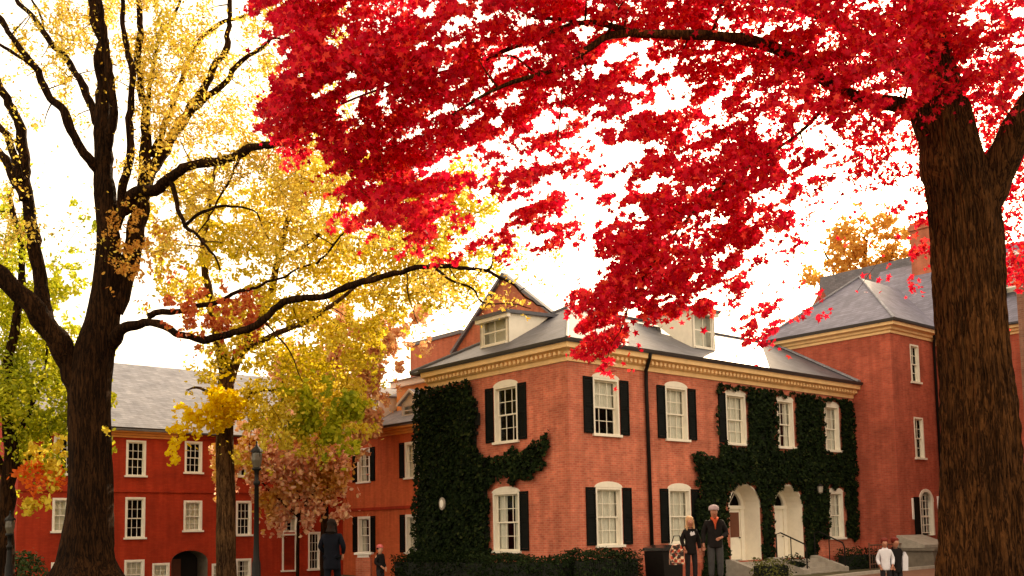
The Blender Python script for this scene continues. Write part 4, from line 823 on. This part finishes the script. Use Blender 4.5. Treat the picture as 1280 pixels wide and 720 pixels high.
elimb(b, nd, pxl([(186, 395, 29), (230, 388, 28.5), (270, 378, 28.2), (300, 365, 28), (335, 352, 27.8), (390, 330, 27.6)], D), .13, .03, 8, .06)
elimb(b, nd, pxl([(395, 330, 27.6), (420, 300, 27.4), (450, 270, 27.2)], D), .05, .015, 7, .04)
EG = grid(['444444433320', '333444333321', '344444443321', '454566544431', '443466555542', '301.45666653', '3...35666654', '21..35555443', '421.35433321', '420236433211'], 0, -80)
EP = crown_points(EG, 38000, 30.3, 2.2, 1.1, grain=26, gam=.6, seed=21, contrast=.26, boost=.42)
EG2 = grid(['..........0122211....', '.....233445433221....', '...44555555443322321.', '..345555544432333232.', '...333333321233444542', '............45665443.', '............46776431.', '..............2331...'], 220, 225, 24)
EP2 = crown_points(EG2, 3300, 26, .8, .6, grain=20, gam=.8, seed=31, slope=(-.55, 0), contrast=.4, boost=.12)
EP3 = crown_points(grid(['122333221', '233332221', '122222211', '111111100'], 440, 200, 36), 300, 26, 1, .6, seed=5, gam=1.2)
twigs(b, nd, np.concatenate([EP, EP2]), 2300, .05, .011)
tbuild(b, ET, M_bark)
crown(ET, np.concatenate([EP, EP2, EP3]), .052, OVAL, M_gold, tilt=1.0)
rg1 = crown_points(grid(['.123221..', '.34554321', '245677542', '135776542', '..3455321', '...23221.'], 170, 335, 19), 1900, 28, .5, .4, grain=14, seed=41)
crown(ET, rg1, .065, OVAL, M_rust, 'rusty_foliage', 1.0)['label'] = 'clump of rust red leaves on the lower limb'
rg2 = crown_points(grid(['12421', '36631', '46552', '35543', '24531', '1221.'], 110, 240, 26), 900, 29.4, .4, .35, grain=14, seed=42)
crown(ET, rg2, .06, OVAL, M_orl, 'orange_foliage', 1.0)['label'] = 'orange brown sprigs on the trunk'
g1 = crown_points(grid(['.5.', '.9.'], 122, 534, 8), 14, 29.3, .1, .1, seed=2); crown(ET, g1, .09, OVAL, M_yel, 'sprig', 1.0)

# --- 3. green tree at the far left
GT = tree_root('green_leaved_tree', -19.6, 36, 'green and yellow tree at the left edge in front of the long red building')
b = MB(); D = 36; nd = []
gb = at(8, 740, D); gb.z = gz(gb.x, gb.y)-.3; GT.location.x = gb.x
limb(b, nd, [gb, at(8, 640, D), at(14, 560, D), at(8, 480, D), at(20, 400, D), at(28, 320, D), at(10, 240, D)], .30, .08, 12, .08)
limb(b, nd, pxl([(12, 560), (35, 520), (55, 470), (60, 420)], D), .12, .03, 8, .08); limb(b, nd, pxl([(10, 600), (-20, 540), (-60, 470), (-80, 380)], D), .16, .04, 8, .08); limb(b, nd, pxl([(12, 590), (40, 570), (70, 560)], D), .1, .03, 8, .08)
GG = grid(['3321.....', '55431....', '6654321..', '77754332.', '888765421', '888754321', '88876421.', '99887531.', '99998852.', '99999985.', '99999974.', '99999886.', '89998875.', '57886542.', '36764322.', '2455311..', '1243.....', '1221.....'], -60, 200, 25)
GP = crown_points(GG, 26000, 36, 2.0, .9, grain=24, gam=.9, seed=51, contrast=.6, boost=.06)
twigs(b, nd, GP, 260, .06, .015); tbuild(b, GT, M_bark)
crown(GT, GP, .085, OVAL, M_grn, tilt=1.0)
o1 = crown_points(grid(['.341.', '39952', '59973', '25531', '..1..'], 8, 560, 16), 320, 34.5, .3, .3, grain=10, seed=61); crown(GT, o1, .10, OVAL, leafmat('flame_leaf', [(0, (.62, .08, .02)), (1, (.8, .2, .03))], .5), 'orange_foliage', 1.0)['label'] = 'flame orange sprays low in the crown'
o2 = crown_points(grid(['..35631', '.367642', '..25531', '..1221.', '.26531.', '.16521.'], -8, 545, 17), 600, 34.3, .3, .3, grain=10, seed=62); crown(GT, o2, .10, OVAL, M_yel, 'yellow_foliage', 1.0)

# --- 4. yellow tree in the middle distance
YT = tree_root('yellow_tree', -10.6, 37.5, 'broad yellow tree with a pale brown trunk beside the lamp post')
b = MB(); D = 37.5; yb = at(283, 760, D); yb.z = gz(yb.x, yb.y)-.3; YT.location.x = yb.x; nd = []
nd += rough_trunk(b, [yb, at(283, 700, D), at(282, 620, D), at(281, 540, D), at(283, 480, D)], [.42, .37, .34, .32, .29], 28, .07, 8, 8)
limb(b, nd, pxl([(283, 490), (275, 430), (262, 370), (255, 310), (262, 250), (275, 190)], D), .24, .06, 10, .1); limb(b, nd, pxl([(283, 485), (305, 430), (335, 380), (350, 310), (365, 250), (372, 200)], D), .22, .05, 10, .1)
limb(b, nd, pxl([(300, 440), (340, 420, 36.5), (385, 400, 36), (430, 370, 35.5), (470, 340, 35)], D), .14, .04, 9, .1); limb(b, nd, pxl([(281, 500), (250, 485, 37), (232, 488, 36.5)], D), .08, .02, 8, .06); limb(b, nd, pxl([(283, 520), (320, 490, 37), (360, 490, 36.6), (400, 505, 36.3)], D), .1, .03, 8, .06)
limb(b, nd, pxl([(346, 330), (390, 300), (420, 270), (430, 240)], D), .1, .03, 8, .06)
YG = grid(['.1344443211..', '.24677776542.', '235788887642.', '346788887653.', '33567888754..', '.1.6787641...', '.02678741....', '..3699840....', '..258995.....', '...4652......'], 160, 180, 40)
YP = crown_points(YG, 40000, 37, 2.4, 1.0, grain=26, gam=.85, seed=71, contrast=.6, boost=.08)
twigs(b, nd, YP, 420, .06, .015); tbuild(b, YT, barkmat('brown_bark', (.03, .016, .009), (.15, .08, .04), (10, 10, 1.3), .8))
crown(YT, YP, .085, OVAL, M_yel, tilt=1.0)
y2 = crown_points(grid(['..1222....', '.1234421..', '134567641.', '24567885..', '.34578851.', '..135673..', '....234...'], 318, 455, 18), 2300, 35.2, .5, .4, grain=14, seed=81); crown(YT, y2, .105, OVAL, M_grn, 'green_foliage', 1.0)['label'] = 'still green leaves on the lowest right sprays'
y3 = crown_points(grid(['..13421.', '.2478852', '15899984', '48999962', '6995321.', '683.....', '35......'], 205, 468, 16), 1700, 36, .6, .5, grain=18, seed=83, contrast=.5); crown(YT, y3, .105, OVAL, leafmat('bright_yellow_leaf', [(0, (.72, .46, .015)), (1, (.88, .68, .04))], .55), 'bright_foliage', 1.0)['label'] = 'brightest yellow sprays hanging low at left'

# --- 5. pink-orange trees before the red building
PT = tree_root('pink_orange_tree', -9.5, 46, 'small tree with pink and orange leaves, beside the lamp post near the red building')
b = MB(); D = 46; nd = []; pb = at(372, 740, D); pb.z = gz(pb.x, pb.y)-.3; PT.location.x = pb.x
limb(b, nd, [pb, at(372, 680, D), at(374, 630, D), at(365, 580, D), at(355, 540, D)], .09, .04, 10, .05); limb(b, nd, pxl([(373, 640), (395, 610), (410, 580)], D), .09, .03, 8, .04); limb(b, nd, pxl([(373, 645), (345, 620), (325, 600)], D), .09, .03, 8, .04)
PG = grid(['..123332211', '.1467777641', '25788888751', '47888888862', '57888999872', '66888999872', '54578999863', '21258998752', '..136887531', '...24542..1'], 268, 500, 17)
PP = crown_points(PG, 14000, 46, 1.2, .6, grain=16, gam=.9, seed=91, contrast=.6, boost=.05); twigs(b, nd, PP, 140, .05, .012); tbuild(b, PT, M_bark)
crown(PT, PP, .115, OVAL, M_pink, tilt=1.0)
BT = tree_root('salmon_leaved_tree', -8.6, 50, 'taller tree with salmon pink leaves, left of the rear brick gable')
b = MB(); D = 51; nd = []; pb = at(420, 740, D); pb.z = gz(pb.x, pb.y)-.3; BT.location = (pb.x-.5, 51, gz(pb.x, 51)-.1); pb.x -= .5; pb.z = gz(pb.x, 51)-.3
limb(b, nd, [pb, at(406, 640, D), at(410, 560, D), at(420, 480, D), at(425, 400, D)], .26, .07, 10, .08); limb(b, nd, pxl([(412, 540), (440, 490), (465, 440)], D), .12, .04, 8, .06); limb(b, nd, pxl([(412, 540), (385, 490), (370, 430)], D), .12, .04, 8, .06)
BG = grid(['..123321..', '.34555543.', '4677777642', '578888875.', '57888874..', '5788885...', '3688884...', '247888....', '..4677....', '...355....'], 345, 360, 21)
BP = crown_points(BG, 17000, 51, 1.6, .8, grain=18, gam=.8, seed=95, contrast=.6, boost=.1); twigs(b, nd, BP, 140, .06, .015); tbuild(b, BT, M_bark)
crown(BT, BP, .13, OVAL, leafmat('salmon_leaf', [(0, (.58, .22, .12)), (.5, (.70, .36, .18)), (1, (.80, .54, .22))], .45), tilt=1.0)
# orange-brown tree beyond the tower block
OT = tree_root('orange_brown_tree', 26, 72, 'orange brown tree top above the slate roofs, left of the brick chimney')
b = MB(); D = 72; nd = []; pb = at(1080, 400, D); OT.location.x = pb.x; pb.z = -.2
limb(b, nd, [pb, at(1080, 420, D), at(1080, 360, D), at(1082, 300, D)], .45, .1, 10, .1); limb(b, nd, pxl([(1080, 380), (1045, 340), (1030, 310)], D), .2, .05, 8, .1); limb(b, nd, pxl([(1080, 370), (1110, 330), (1120, 300)], D), .2, .05, 8, .1)
OG = grid(['..1366421..', '.146888743.', '.2688888866', '25788888888', '36788888888', '46788888877', '665566.....'], 1003, 252, 15)
OP = crown_points(OG, 4300, 72, 2, 1.2, grain=16, gam=.8, seed=97, contrast=.35); twigs(b, nd, OP, 120, .08, .02); tbuild(b, OT, M_bark)
crown(OT, OP, .17, OVAL, M_orl, tilt=1.0)

# ------------------------------------------------------------------ hedges and shrubs
def hedge(name, label, u0, u1, v0, v1, h, n, seed, m=M_hedge, cat='hedge', world=None):
    r = building(name, (u0+u1)/2, (v0+v1)/2, label, cat); base = -.5
    P = []; 
    while len(P) < n:
        u_, v_, z_ = random.uniform(u0, u1), random.uniform(v0, v1), random.uniform(base, h)
        s = min(u_-u0, u1-u_, v_-v0, v1-v_, h-z_)
        if s > .22 and random.random() < .9: continue
        k = .1*noise.noise((u_*1.5, v_*1.5, z_*1.5+seed)); 
        if h-z_ < .12-k and random.random() < .5: continue
        P.append((u_+k, v_+k, z_+k*1.6))
    P = np.array(P)-np.array(r['_o'])
    c = P.mean(0); Nn = (P-c); Nn /= np.linalg.norm(Nn, axis=1)[:, None]
    leaves_obj('leaves', P, Nn+np.array([0, 0, .5]), .045, OVAL, m, r, .8, .4)
    b = MB(); k = 26
    for i in range(k):
        for j in range(3):
            a = u0+.1+(u1-u0-.3)*i/k; c_ = v0+.1+(v1-v0-.35)*j/3; b.box(a+.03, a+(u1-u0)/k*.98, c_+.05, c_+(v1-v0)/3-.04, base, h-.3+.08*noise.noise((a*2, c_*2, seed)))
    b.build('dark_core', M_ivyd, r); return r  # dark boxes inside the leaves, coloured as the hedge's shaded depth
hedge('clipped_hedge', 'low dark clipped hedge under the ground-floor window right of the corner', -.9, 1.8, -1.5, -.35, 1.15, 7500, 1)
hedge('clipped_hedge', 'dark clipped hedge along the left-hand wall below the ivy', -1.5, -.4, -.9, 8.2, 1.05, 17000, 2)
hedge('round_shrub', 'small olive shrub beside the steps right of the standing couple', 6.6, 8.0, -2.9, -1.9, .72, 1500, 3, leafmat('olive_shrub_leaf', [(0, (.05, .06, .012)), (1, (.14, .14, .03))], .2), 'shrub')
hedge('round_shrub', 'dark shrub between the two stone stairs', 10.3, 11.0, -1.6, -.7, .75, 900, 4, M_hedge, 'shrub')
hedge('dark_shrub', 'dark shrub against the wall below the last ivy-framed window', 14.3, 17.0, -1.2, -.5, .85, 2200, 5, M_hedge, 'shrub')
def bush(x, y, r, h, label, n=1400, m=M_hedge):
    e = empty('leafy_bush', (x, y, gz(x, y)), 0, label, 'bush'); a = rng.random(n)*2*pi; q = rng.random(n)**.4; z = rng.random(n)
    rad = r*q*np.sqrt(np.clip(1-(z-.35)**2*1.8, .05, 1)); P = np.stack([rad*np.cos(a), rad*np.sin(a), z*h+.1*rng.normal(size=n)], 1)
    leaves_obj('leaves', P, P*np.array([1, 1, .5])+.01, .07, OVAL, m, e, .8, .4)
    b = MB()
    for i in range(7): t = i*.9; b.tube([(0, 0, -.2), (cos(t)*r*.3, sin(t)*r*.3, h*.5), (cos(t)*r*.6, sin(t)*r*.6, h*.85)], [.03, .02, .008], 5)
    b.build('stem', M_bark, e, smooth=True); return e
q = at(18, 700, 40); bush(q.x, 40, 1.3, 1.6, 'dark green bush at the foot of the left lamp post', 2200, leafmat('dark_bush_leaf', [(0, (.02, .035, .01)), (1, (.05, .08, .02))], .2))

# ------------------------------------------------------------------ lamp posts
def lamp(x, y, h, label, g='black lamp posts of the yard'):
    e = empty('lamp_post', (x, y, gz(x, y)), 0, label, 'street lamp', g)
    b = MB(); b.lathe((0, 0, 0), [(.17, -.2), (.17, .12), (.13, .2), (.12, .7), (.09, .8), (.075, 1.2), (.062, h-1.2), (.09, h-1.18), (.09, h-1.1), (.05, h-1.05), (.07, h-.80), (.13, h-.76), (.13, h-.72), (.1, h-.70)], 14); b.build('post', M_iron, e, smooth=True)
    m, t, bs = mat('lamp_glass'); bs.inputs['Base Color'].default_value = (.10, .085, .06, 1); bs.inputs['Roughness'].default_value = .3; bs.inputs['Transmission Weight'].default_value = .3
    b = MB(); b.lathe((0, 0, h-.70), [(.10, 0), (.15, .2), (.15, .36), (.12, .44)], 8); b.build('lantern_glass', m, e)
    b = MB(); b.lathe((0, 0, h-.27), [(.18, 0), (.16, .06), (.05, .16), (.02, .24), (.035, .27), (0.005, .32)], 8)
    for i in range(4): a = pi/4+i*pi/2; b.tube([(.09*cos(a), .09*sin(a), h-.72), (.17*cos(a), .17*sin(a), h-.24)], .01, 4)
    b.build('lantern_cap', M_iron, e); return e
p = at(321, 553, 28); lamp(p.x, 28, p.z-gz(p.x, 28), 'tall black lamp post with a glass lantern before the yellow tree')
p = at(13, 640, 33); lamp(p.x, 33, p.z-gz(p.x, 33), 'short black lamp post at the far left edge below the green tree')

# ------------------------------------------------------------------ bin, railings, gate, planter
e = building('wheeled_bin', 2.9, -1.3, 'black wheeled refuse bin against the wall, left of the couple', 'bin')
b = MB(); b.prism([(2.5, -.2), (3.35, -.2), (3.42, 1.08), (2.42, 1.08)], lambda a, z, t: (a, t, z), -.9, -1.7); b.build('body', M_iron, e)
b = MB(); b.prism([(2.38, 1.09), (3.46, 1.09), (3.42, 1.18), (2.92, 1.27), (2.42, 1.18)], lambda a, z, t: (a, t, z), -.85, -1.78); b.build('lid', plain('glossy_black_plastic', (.02, .02, .02), .25), e)
for s in (2.56, 3.29):
    b = MB(); b.tube([(s-.03, -1.73, 0), (s+.03, -1.73, 0)], .12, 12); b.build('wheel', M_iron, e)
e = building('iron_railing', 15.5, -2.2, 'rusty brown iron railing under the last ground-floor window, left of the tower block', 'railing')
b = MB(); M_rustm = plain('rusty_iron', (.12, .045, .025), .8, .3, 8)
b.tube([(14.2, -2.2, 1.0), (17.0, -2.2, 1.0)], .03, 6); b.tube([(14.2, -2.2, .25), (17.0, -2.2, .25)], .025, 6); b.build('rail', M_rustm, e)
b = MB()
for i in range(15): b.tube([(14.2+i*.2, -2.2, 0), (14.2+i*.2, -2.2, 1.08 if i % 7 == 0 else .98)], .03 if i % 7 == 0 else .012, 5)
b.build('balusters', M_rustm, e)
# brick pier and white pickets by the orange wing
q = at(455, 700, 42); e = empty('brick_gate_pier', (q.x, 42, gz(q.x, 42)), 0, 'short salmon brick pier with a white cap before the orange wing', 'pier')
b = MB(); b.box(-.3, .3, -.3, .3, -.5, .85-gz(q.x, 42)); b.build('shaft', M_brick, e)
b = MB(); zt = .85-gz(q.x, 42); b.box(-.24, .24, -.24, .24, zt, zt+.12); b.box(-.36, .36, -.36, .36, zt+.12, zt+.2); b.build('cap', M_whiteR, e)
# ------------------------------------------------------------------ people
def skin(name, chains, m, parent, sub=1):
    """chains: list of [(x,y,z,r)...]; first point of later chains may coincide with an earlier one (then they are joined)"""
    V, R, E_ = [], [], []; key = {}
    for ch in chains:
        prev = None
        for p in ch:
            k = (round(p[0], 4), round(p[1], 4), round(p[2], 4))
            if k not in key: key[k] = len(V); V.append(p[:3]); R.append(p[3] if not isinstance(p[3], tuple) else p[3])
            i = key[k]
            if prev is not None and prev != i: E_.append((prev, i))
            prev = i
    me = bpy.data.meshes.new(name); me.from_pydata(V, E_, []); o = bpy.data.objects.new(name, me); COL.objects.link(o)
    md = o.modifiers.new('skin', 'SKIN'); md.use_smooth_shade = True; 
    for i, sv in enumerate(me.skin_vertices[0].data): r = R[i]; sv.radius = r if isinstance(r, tuple) else (r, r); sv.use_root = (i == 0)
    sb = o.modifiers.new('sub', 'SUBSURF'); sb.levels = sub; sb.render_levels = sub
    bpy.context.view_layer.update(); dg = bpy.context.evaluated_depsgraph_get(); ev = o.evaluated_get(dg); m2 = bpy.data.meshes.new_from_object(ev)
    o.modifiers.clear(); o.data = m2; m2.name = name; m2.materials.clear(); m2.materials.append(m); m2.polygons.foreach_set('use_smooth', [True]*len(m2.polygons)); o.parent = parent; return o
M_skin = plain('skin', (.50, .24, .15), .5, .08, 8)
M_skinr = plain('flushed_skin', (.38, .15, .09), .5, .08, 8)
def cloth(n, c, v=.2): return plain(n, c, .9, v, 12, spec=.08, bump=.2, bscale=60)
def person(x, y, rz, H, label, jacket, trousers, hair, hairlong=False, cap=None, arms=((.0, 0), (.0, 0)), fold=(0, 0), coat=0, stride=.0, skinm=None, build=1.0, group=None):
    """figure looking along its local -Y; fold[i]: how far the forearm is lifted (0 hanging .. 1 across the belly)"""
    z0 = gz(x, y); e = empty('person', (x, y, z0), rz, label, 'person', group); s = H/1.75; sm = skinm or M_skin
    def q(*p): return (p[0]*s, p[1]*s, p[2]*s, (p[3]*s if not isinstance(p[3], tuple) else (p[3][0]*s, p[3][1]*s)))
    B = build
    pel = q(0, 0, .93, (.135*B, .105*B)); sp1 = q(0, .01, 1.08, (.125*B, .1*B)); ch = q(0, .0, 1.28, (.155*B, .115*B)); nb = q(0, .015, 1.42, .07); nk = q(0, .01, 1.48, .052); hb = q(0, -.02, 1.555, (.07, .082)); ht = q(0, -.002, 1.64, (.095, .116)); hc = q(0, .01, 1.715, (.08, .09))
    body = [[pel, sp1, ch, nb, nk, hb, ht, hc], [hb, q(0, -.10, 1.60, .024), q(0, -.125, 1.59, .012)]]
    jk = [[q(0, 0, .77-coat, (.18*B+coat*.05, .15*B)), q(0, 0, .82-coat, (.18*B+coat*.05, .15*B)), q(0, 0, .96, (.172*B, .14*B)), q(0, .01, 1.1, (.155*B, .125*B)), q(0, 0, 1.3, (.18*B, .14*B)), q(0, .015, 1.42, (.115, .09)), q(0, .012, 1.475, (.075, .07)), q(0, .01, 1.5, (.072, .07))]]
    tr = [[q(0, 0, .93, (.12*B, .10*B))]]
    for i, sd in enumerate((-1, 1)):
        ky = -.03 + stride*sd*.5; fy = stride*sd
        leg = [pel, q(sd*.09, 0, .86, .09), q(sd*.10, ky, .48, .058), q(sd*.105, fy+.02, .1, .042), q(sd*.11, fy-.12, .04, .035)]
        body.append(leg); tr.append([q(0, 0, .93, (.12*B, .10*B)), q(sd*.092, 0, .84, .105*B), q(sd*.102, ky, .48, .078*B), q(sd*.106, fy+.01, .1, .072)])
        sh = q(sd*.175*B, .01, 1.39, .058); f = fold[i]
        el = (sd*(.235*B+.03*f), .03, 1.12); wr = (sd*(.245*B*(1-f)+.10*f), -.05-.2*f, .88+.2*f)
        dx = Vector((-sd*f, -.15, -(1-f)-.05)).normalized(); hand = Vector(wr)+dx*.08
        body.append([ch, sh, q(*el, .042), q(*wr, .028), q(*hand, (.036, .022))])
        side = dx.cross(Vector((0, 1, 0))); side = side.normalized() if side.length > .1 else Vector((1, 0, 0))
        for k_, off in enumerate((-.027, -.009, .009, .027)):
            a = hand+side*off+dx*.012; l = (.06, .07, .066, .05)[k_]; c = a+dx*l*.55+Vector((0, -.008, 0)); t = a+dx*l+Vector((0, -.025, 0))
            body.append([q(*hand, (.036, .022)), q(*a, .011), q(*c, .010), q(*t, .008)])
        th = Vector(wr)+dx*.03+Vector((0, -.03, 0)); body.append([q(*hand, (.036, .022)), q(*th, .013), q(*(th+dx*.045+Vector((0, -.015, 0))), .010)])
        jk.append([q(0, 0, 1.3, (.18*B, .14*B)), q(sd*.165*B, .01, 1.37, .084), q(*el, .064), q(*(Vector(el).lerp(Vector(wr), .97)), .05)])
    skin('body', body, sm, e, 2)
    skin('jacket', jk, jacket, e, 2); skin('trousers', tr, trousers, e, 1)
    for sd in (-1, 1):
        fy = stride*sd; skin('shoe', [[q(sd*.108, fy+.06, .05, .045), q(sd*.11, fy-.04, .045, .046), q(sd*.115, fy-.16, .035, .035)]], M_iron, e, 1)
    if hair:
        hch = [[q(0, .05, 1.58, (.11, .10)), q(0, .035, 1.69, (.13, .14))] + ([] if cap else [q(0, .0, 1.755, (.118, .135)), q(0, -.01, 1.785, (.08, .09))])]
        if hairlong:
            hch.append([q(0, .05, 1.58, (.11, .10)), q(0, .06, 1.5, (.11, .06)), q(0, .08, 1.38, (.10, .04))])
            for sd in (-1, 1): hch.append([q(0, .035, 1.69, (.13, .14)), q(sd*.088, -.01, 1.62, .036), q(sd*.1, -.03, 1.48, .036), q(sd*.1, -.06, 1.36, .025)])
        hr = skin('hair', hch, hair, e, 1); 
    if cap:
        b = MB(); b.lathe((0, .015*s, 1.69*s), [(.118*s, -.02), (.124*s, .02), (.11*s, .07*s), (.06*s, .1*s), (.01, .112*s)], 16)
        b.prism([(.1*s*cos(a), -.02*s-.16*s*sin(a)) for a in np.linspace(0, pi, 9)], lambda a, c, t: (a, c, t), 1.68*s, 1.695*s); b.build('cap', cap, e, smooth=False)
    b = MB()
    for sd in (-1, 1): b.lathe((sd*.032*s, -.098*s, 1.625*s), [(.002, -.011*s), (.011*s, 0), (.002, .011*s)], 8)
    b.build('eyes', M_iron, e)
    b = MB(); b.tube([(-.025*s, -.1*s, 1.545*s), (0, -.106*s, 1.54*s), (.025*s, -.1*s, 1.545*s)], .006*s, 5); b.build('mouth', plain('lips', (.35, .07, .05), .5), e)
    return e
navy = cloth('navy_cloth', (.005, .006, .010)); blk = cloth('black_cloth', (.012, .010, .010)); gry = cloth('grey_cloth', (.05, .05, .052)); whc = cloth('white_cloth', (.60, .58, .62), .05); drk = cloth('dark_trousers', (.02, .018, .02)); 
blond = plain('fair_hair', (.45, .26, .14), .8, .3, 30, spec=.1); brown = plain('dark_hair', (.012, .007, .005), .8, .2, 20, spec=.1); redh = plain('red_brown_hair', (.14, .02, .014), .8, .2, 20, spec=.1)
M_pinkc = cloth('pink_cloth', (.55, .13, .13)); M_whcap = cloth('pale_cap', (.36, .27, .28)); jade = cloth('maroon_cap', (.22, .02, .03))
hp_ = at(863, 647, 22); pw = person(hp_.x, 22.1, radians(6), (hp_.z-gz(hp_.x, 22.1))*1.0, 'fair-haired woman in a black jumper with a white print, left of the couple', blk, drk, blond, True, None, fold=(.25, 0), coat=.05, skinm=M_skinr)
hp_ = at(892, 632, 22); pm = person(hp_.x, 22, radians(-4), (hp_.z-gz(hp_.x, 22))*.985, 'man in a pale cap, dark jacket and orange scarf, right of the couple', blk, gry, brown, False, M_whcap, fold=(0, .75), skinm=M_skinr, build=1.1)
# print on the jumper, scarf, lapels
b = MB(); b.prism([(-.05, 0), (-.02, .05), (.0, .02), (.04, .05), (.06, -.02), (.01, -.04), (-.03, -.05)], lambda a, z, t: (a, t, z), -.172, -.15); pr_ = b.build('print', whc, pw); pr_.location = (.0, -.0, 1.04)
ms = (hp_.z-gz(hp_.x, 22))*.985/1.75; b = MB(); b.tube([(-.07*ms, -.05*ms, 1.49*ms), (-.02*ms, -.13*ms, 1.43*ms), (.0, -.165*ms, 1.34*ms), (.0, -.175*ms, 1.22*ms)], [.028, .028, .022, .012], 8); b.tube([(.07*ms, -.05*ms, 1.49*ms), (.03*ms, -.13*ms, 1.43*ms), (.01*ms, -.165*ms, 1.36*ms)], [.028, .028, .022], 8); b.build('scarf', cloth('orange_scarf', (.42, .07, .03)), pm, smooth=True)
# patterned bag at the woman's hand
pb_ = empty('patterned_bag', (hp_.x-.86, 21.9, gz(hp_.x-.86, 21.9)), 0, 'red and cream patterned bag hanging from the hand of the fair-haired woman', 'bag')
m, t, bs = mat('plaid_cloth'); tcx = N(t, 'ShaderNodeTexCoord'); ck = N(t, 'ShaderNodeTexChecker', Scale=14.0); ck.inputs[1].default_value = (.55, .06, .03, 1); ck.inputs[2].default_value = (.75, .55, .38, 1); nz2 = N(t, 'ShaderNodeTexNoise', Scale=9.0)
mm = N(t, 'ShaderNodeMix', data_type='RGBA'); mm.inputs[7].default_value = (.03, .015, .012, 1); t.links.new(tcx.outputs['Object'], ck.inputs[0]); t.links.new(tcx.outputs['Object'], nz2.inputs[0]); rp = ramp(t, nz2.outputs[0], [(.45, (0, 0, 0)), (.55, (1, 1, 1))]); t.links.new(rp.outputs[0], mm.inputs[0]); t.links.new(ck.outputs[0], mm.inputs[6]); t.links.new(mm.outputs[2], bs.inputs['Base Color']); bs.inputs['Roughness'].default_value = .9
b = MB(); b.prism([(-.15, .28), (.16, .28), (.14, .58), (.07, .72), (-.08, .7), (-.14, .55)], lambda a, z, t: (a, t, z+.1), -.1, .1); b.build('body', m, pb_)
b = MB(); b.tube([(-.1, 0, .84), (-.04, 0, 1.0), (.08, 0, 1.0), (.1, 0, .86)], .012, 6); b.build('handle', M_iron, pb_)
hp_ = at(415, 651, 23); person(hp_.x, 23, radians(170), hp_.z-gz(hp_.x, 23), 'person in a dark navy coat seen from behind, before the orange wing', navy, navy, brown, True, None, coat=.22, build=1.25, stride=.12, fold=(.3, .45))
hp_ = at(1107, 674, 30); person(hp_.x, 30.1, radians(-12), hp_.z-gz(hp_.x, 30.1), 'reddish-haired person in a white jacket, left of the pair by the kerb', whc, drk, redh, False, None, build=.95, fold=(.3, .3), skinm=M_skinr)
hp_ = at(1122, 673, 30); w2 = person(hp_.x, 30.2, radians(20), hp_.z-gz(hp_.x, 30.2), 'person in a black coat with a white bag, right of the pair by the kerb', blk, drk, redh, False, None, coat=.1, fold=(.2, .1), skinm=M_skinr)
b = MB(); b.prism([(.16, .72), (.32, .72), (.34, 1.12), (.26, 1.28), (.18, 1.12)], lambda a, z, t: (a, t, z), -.06, .08); sbg = b.build('shoulder_bag', whc, None); sbg.location = w2.location; tag(sbg, 'white bag at the side of the black-coated person', 'bag')
hp_ = at(475, 682, 34); person(hp_.x, 34, radians(60), hp_.z-gz(hp_.x, 34), 'small dark-clothed person in a pink cap before the orange wing', blk, drk, brown, False, M_pinkc, fold=(.6, .3))
for o in bpy.data.objects:
    if '_o' in o: del o['_o']


for o in bpy.data.objects:
    if '_o' in o: del o['_o']
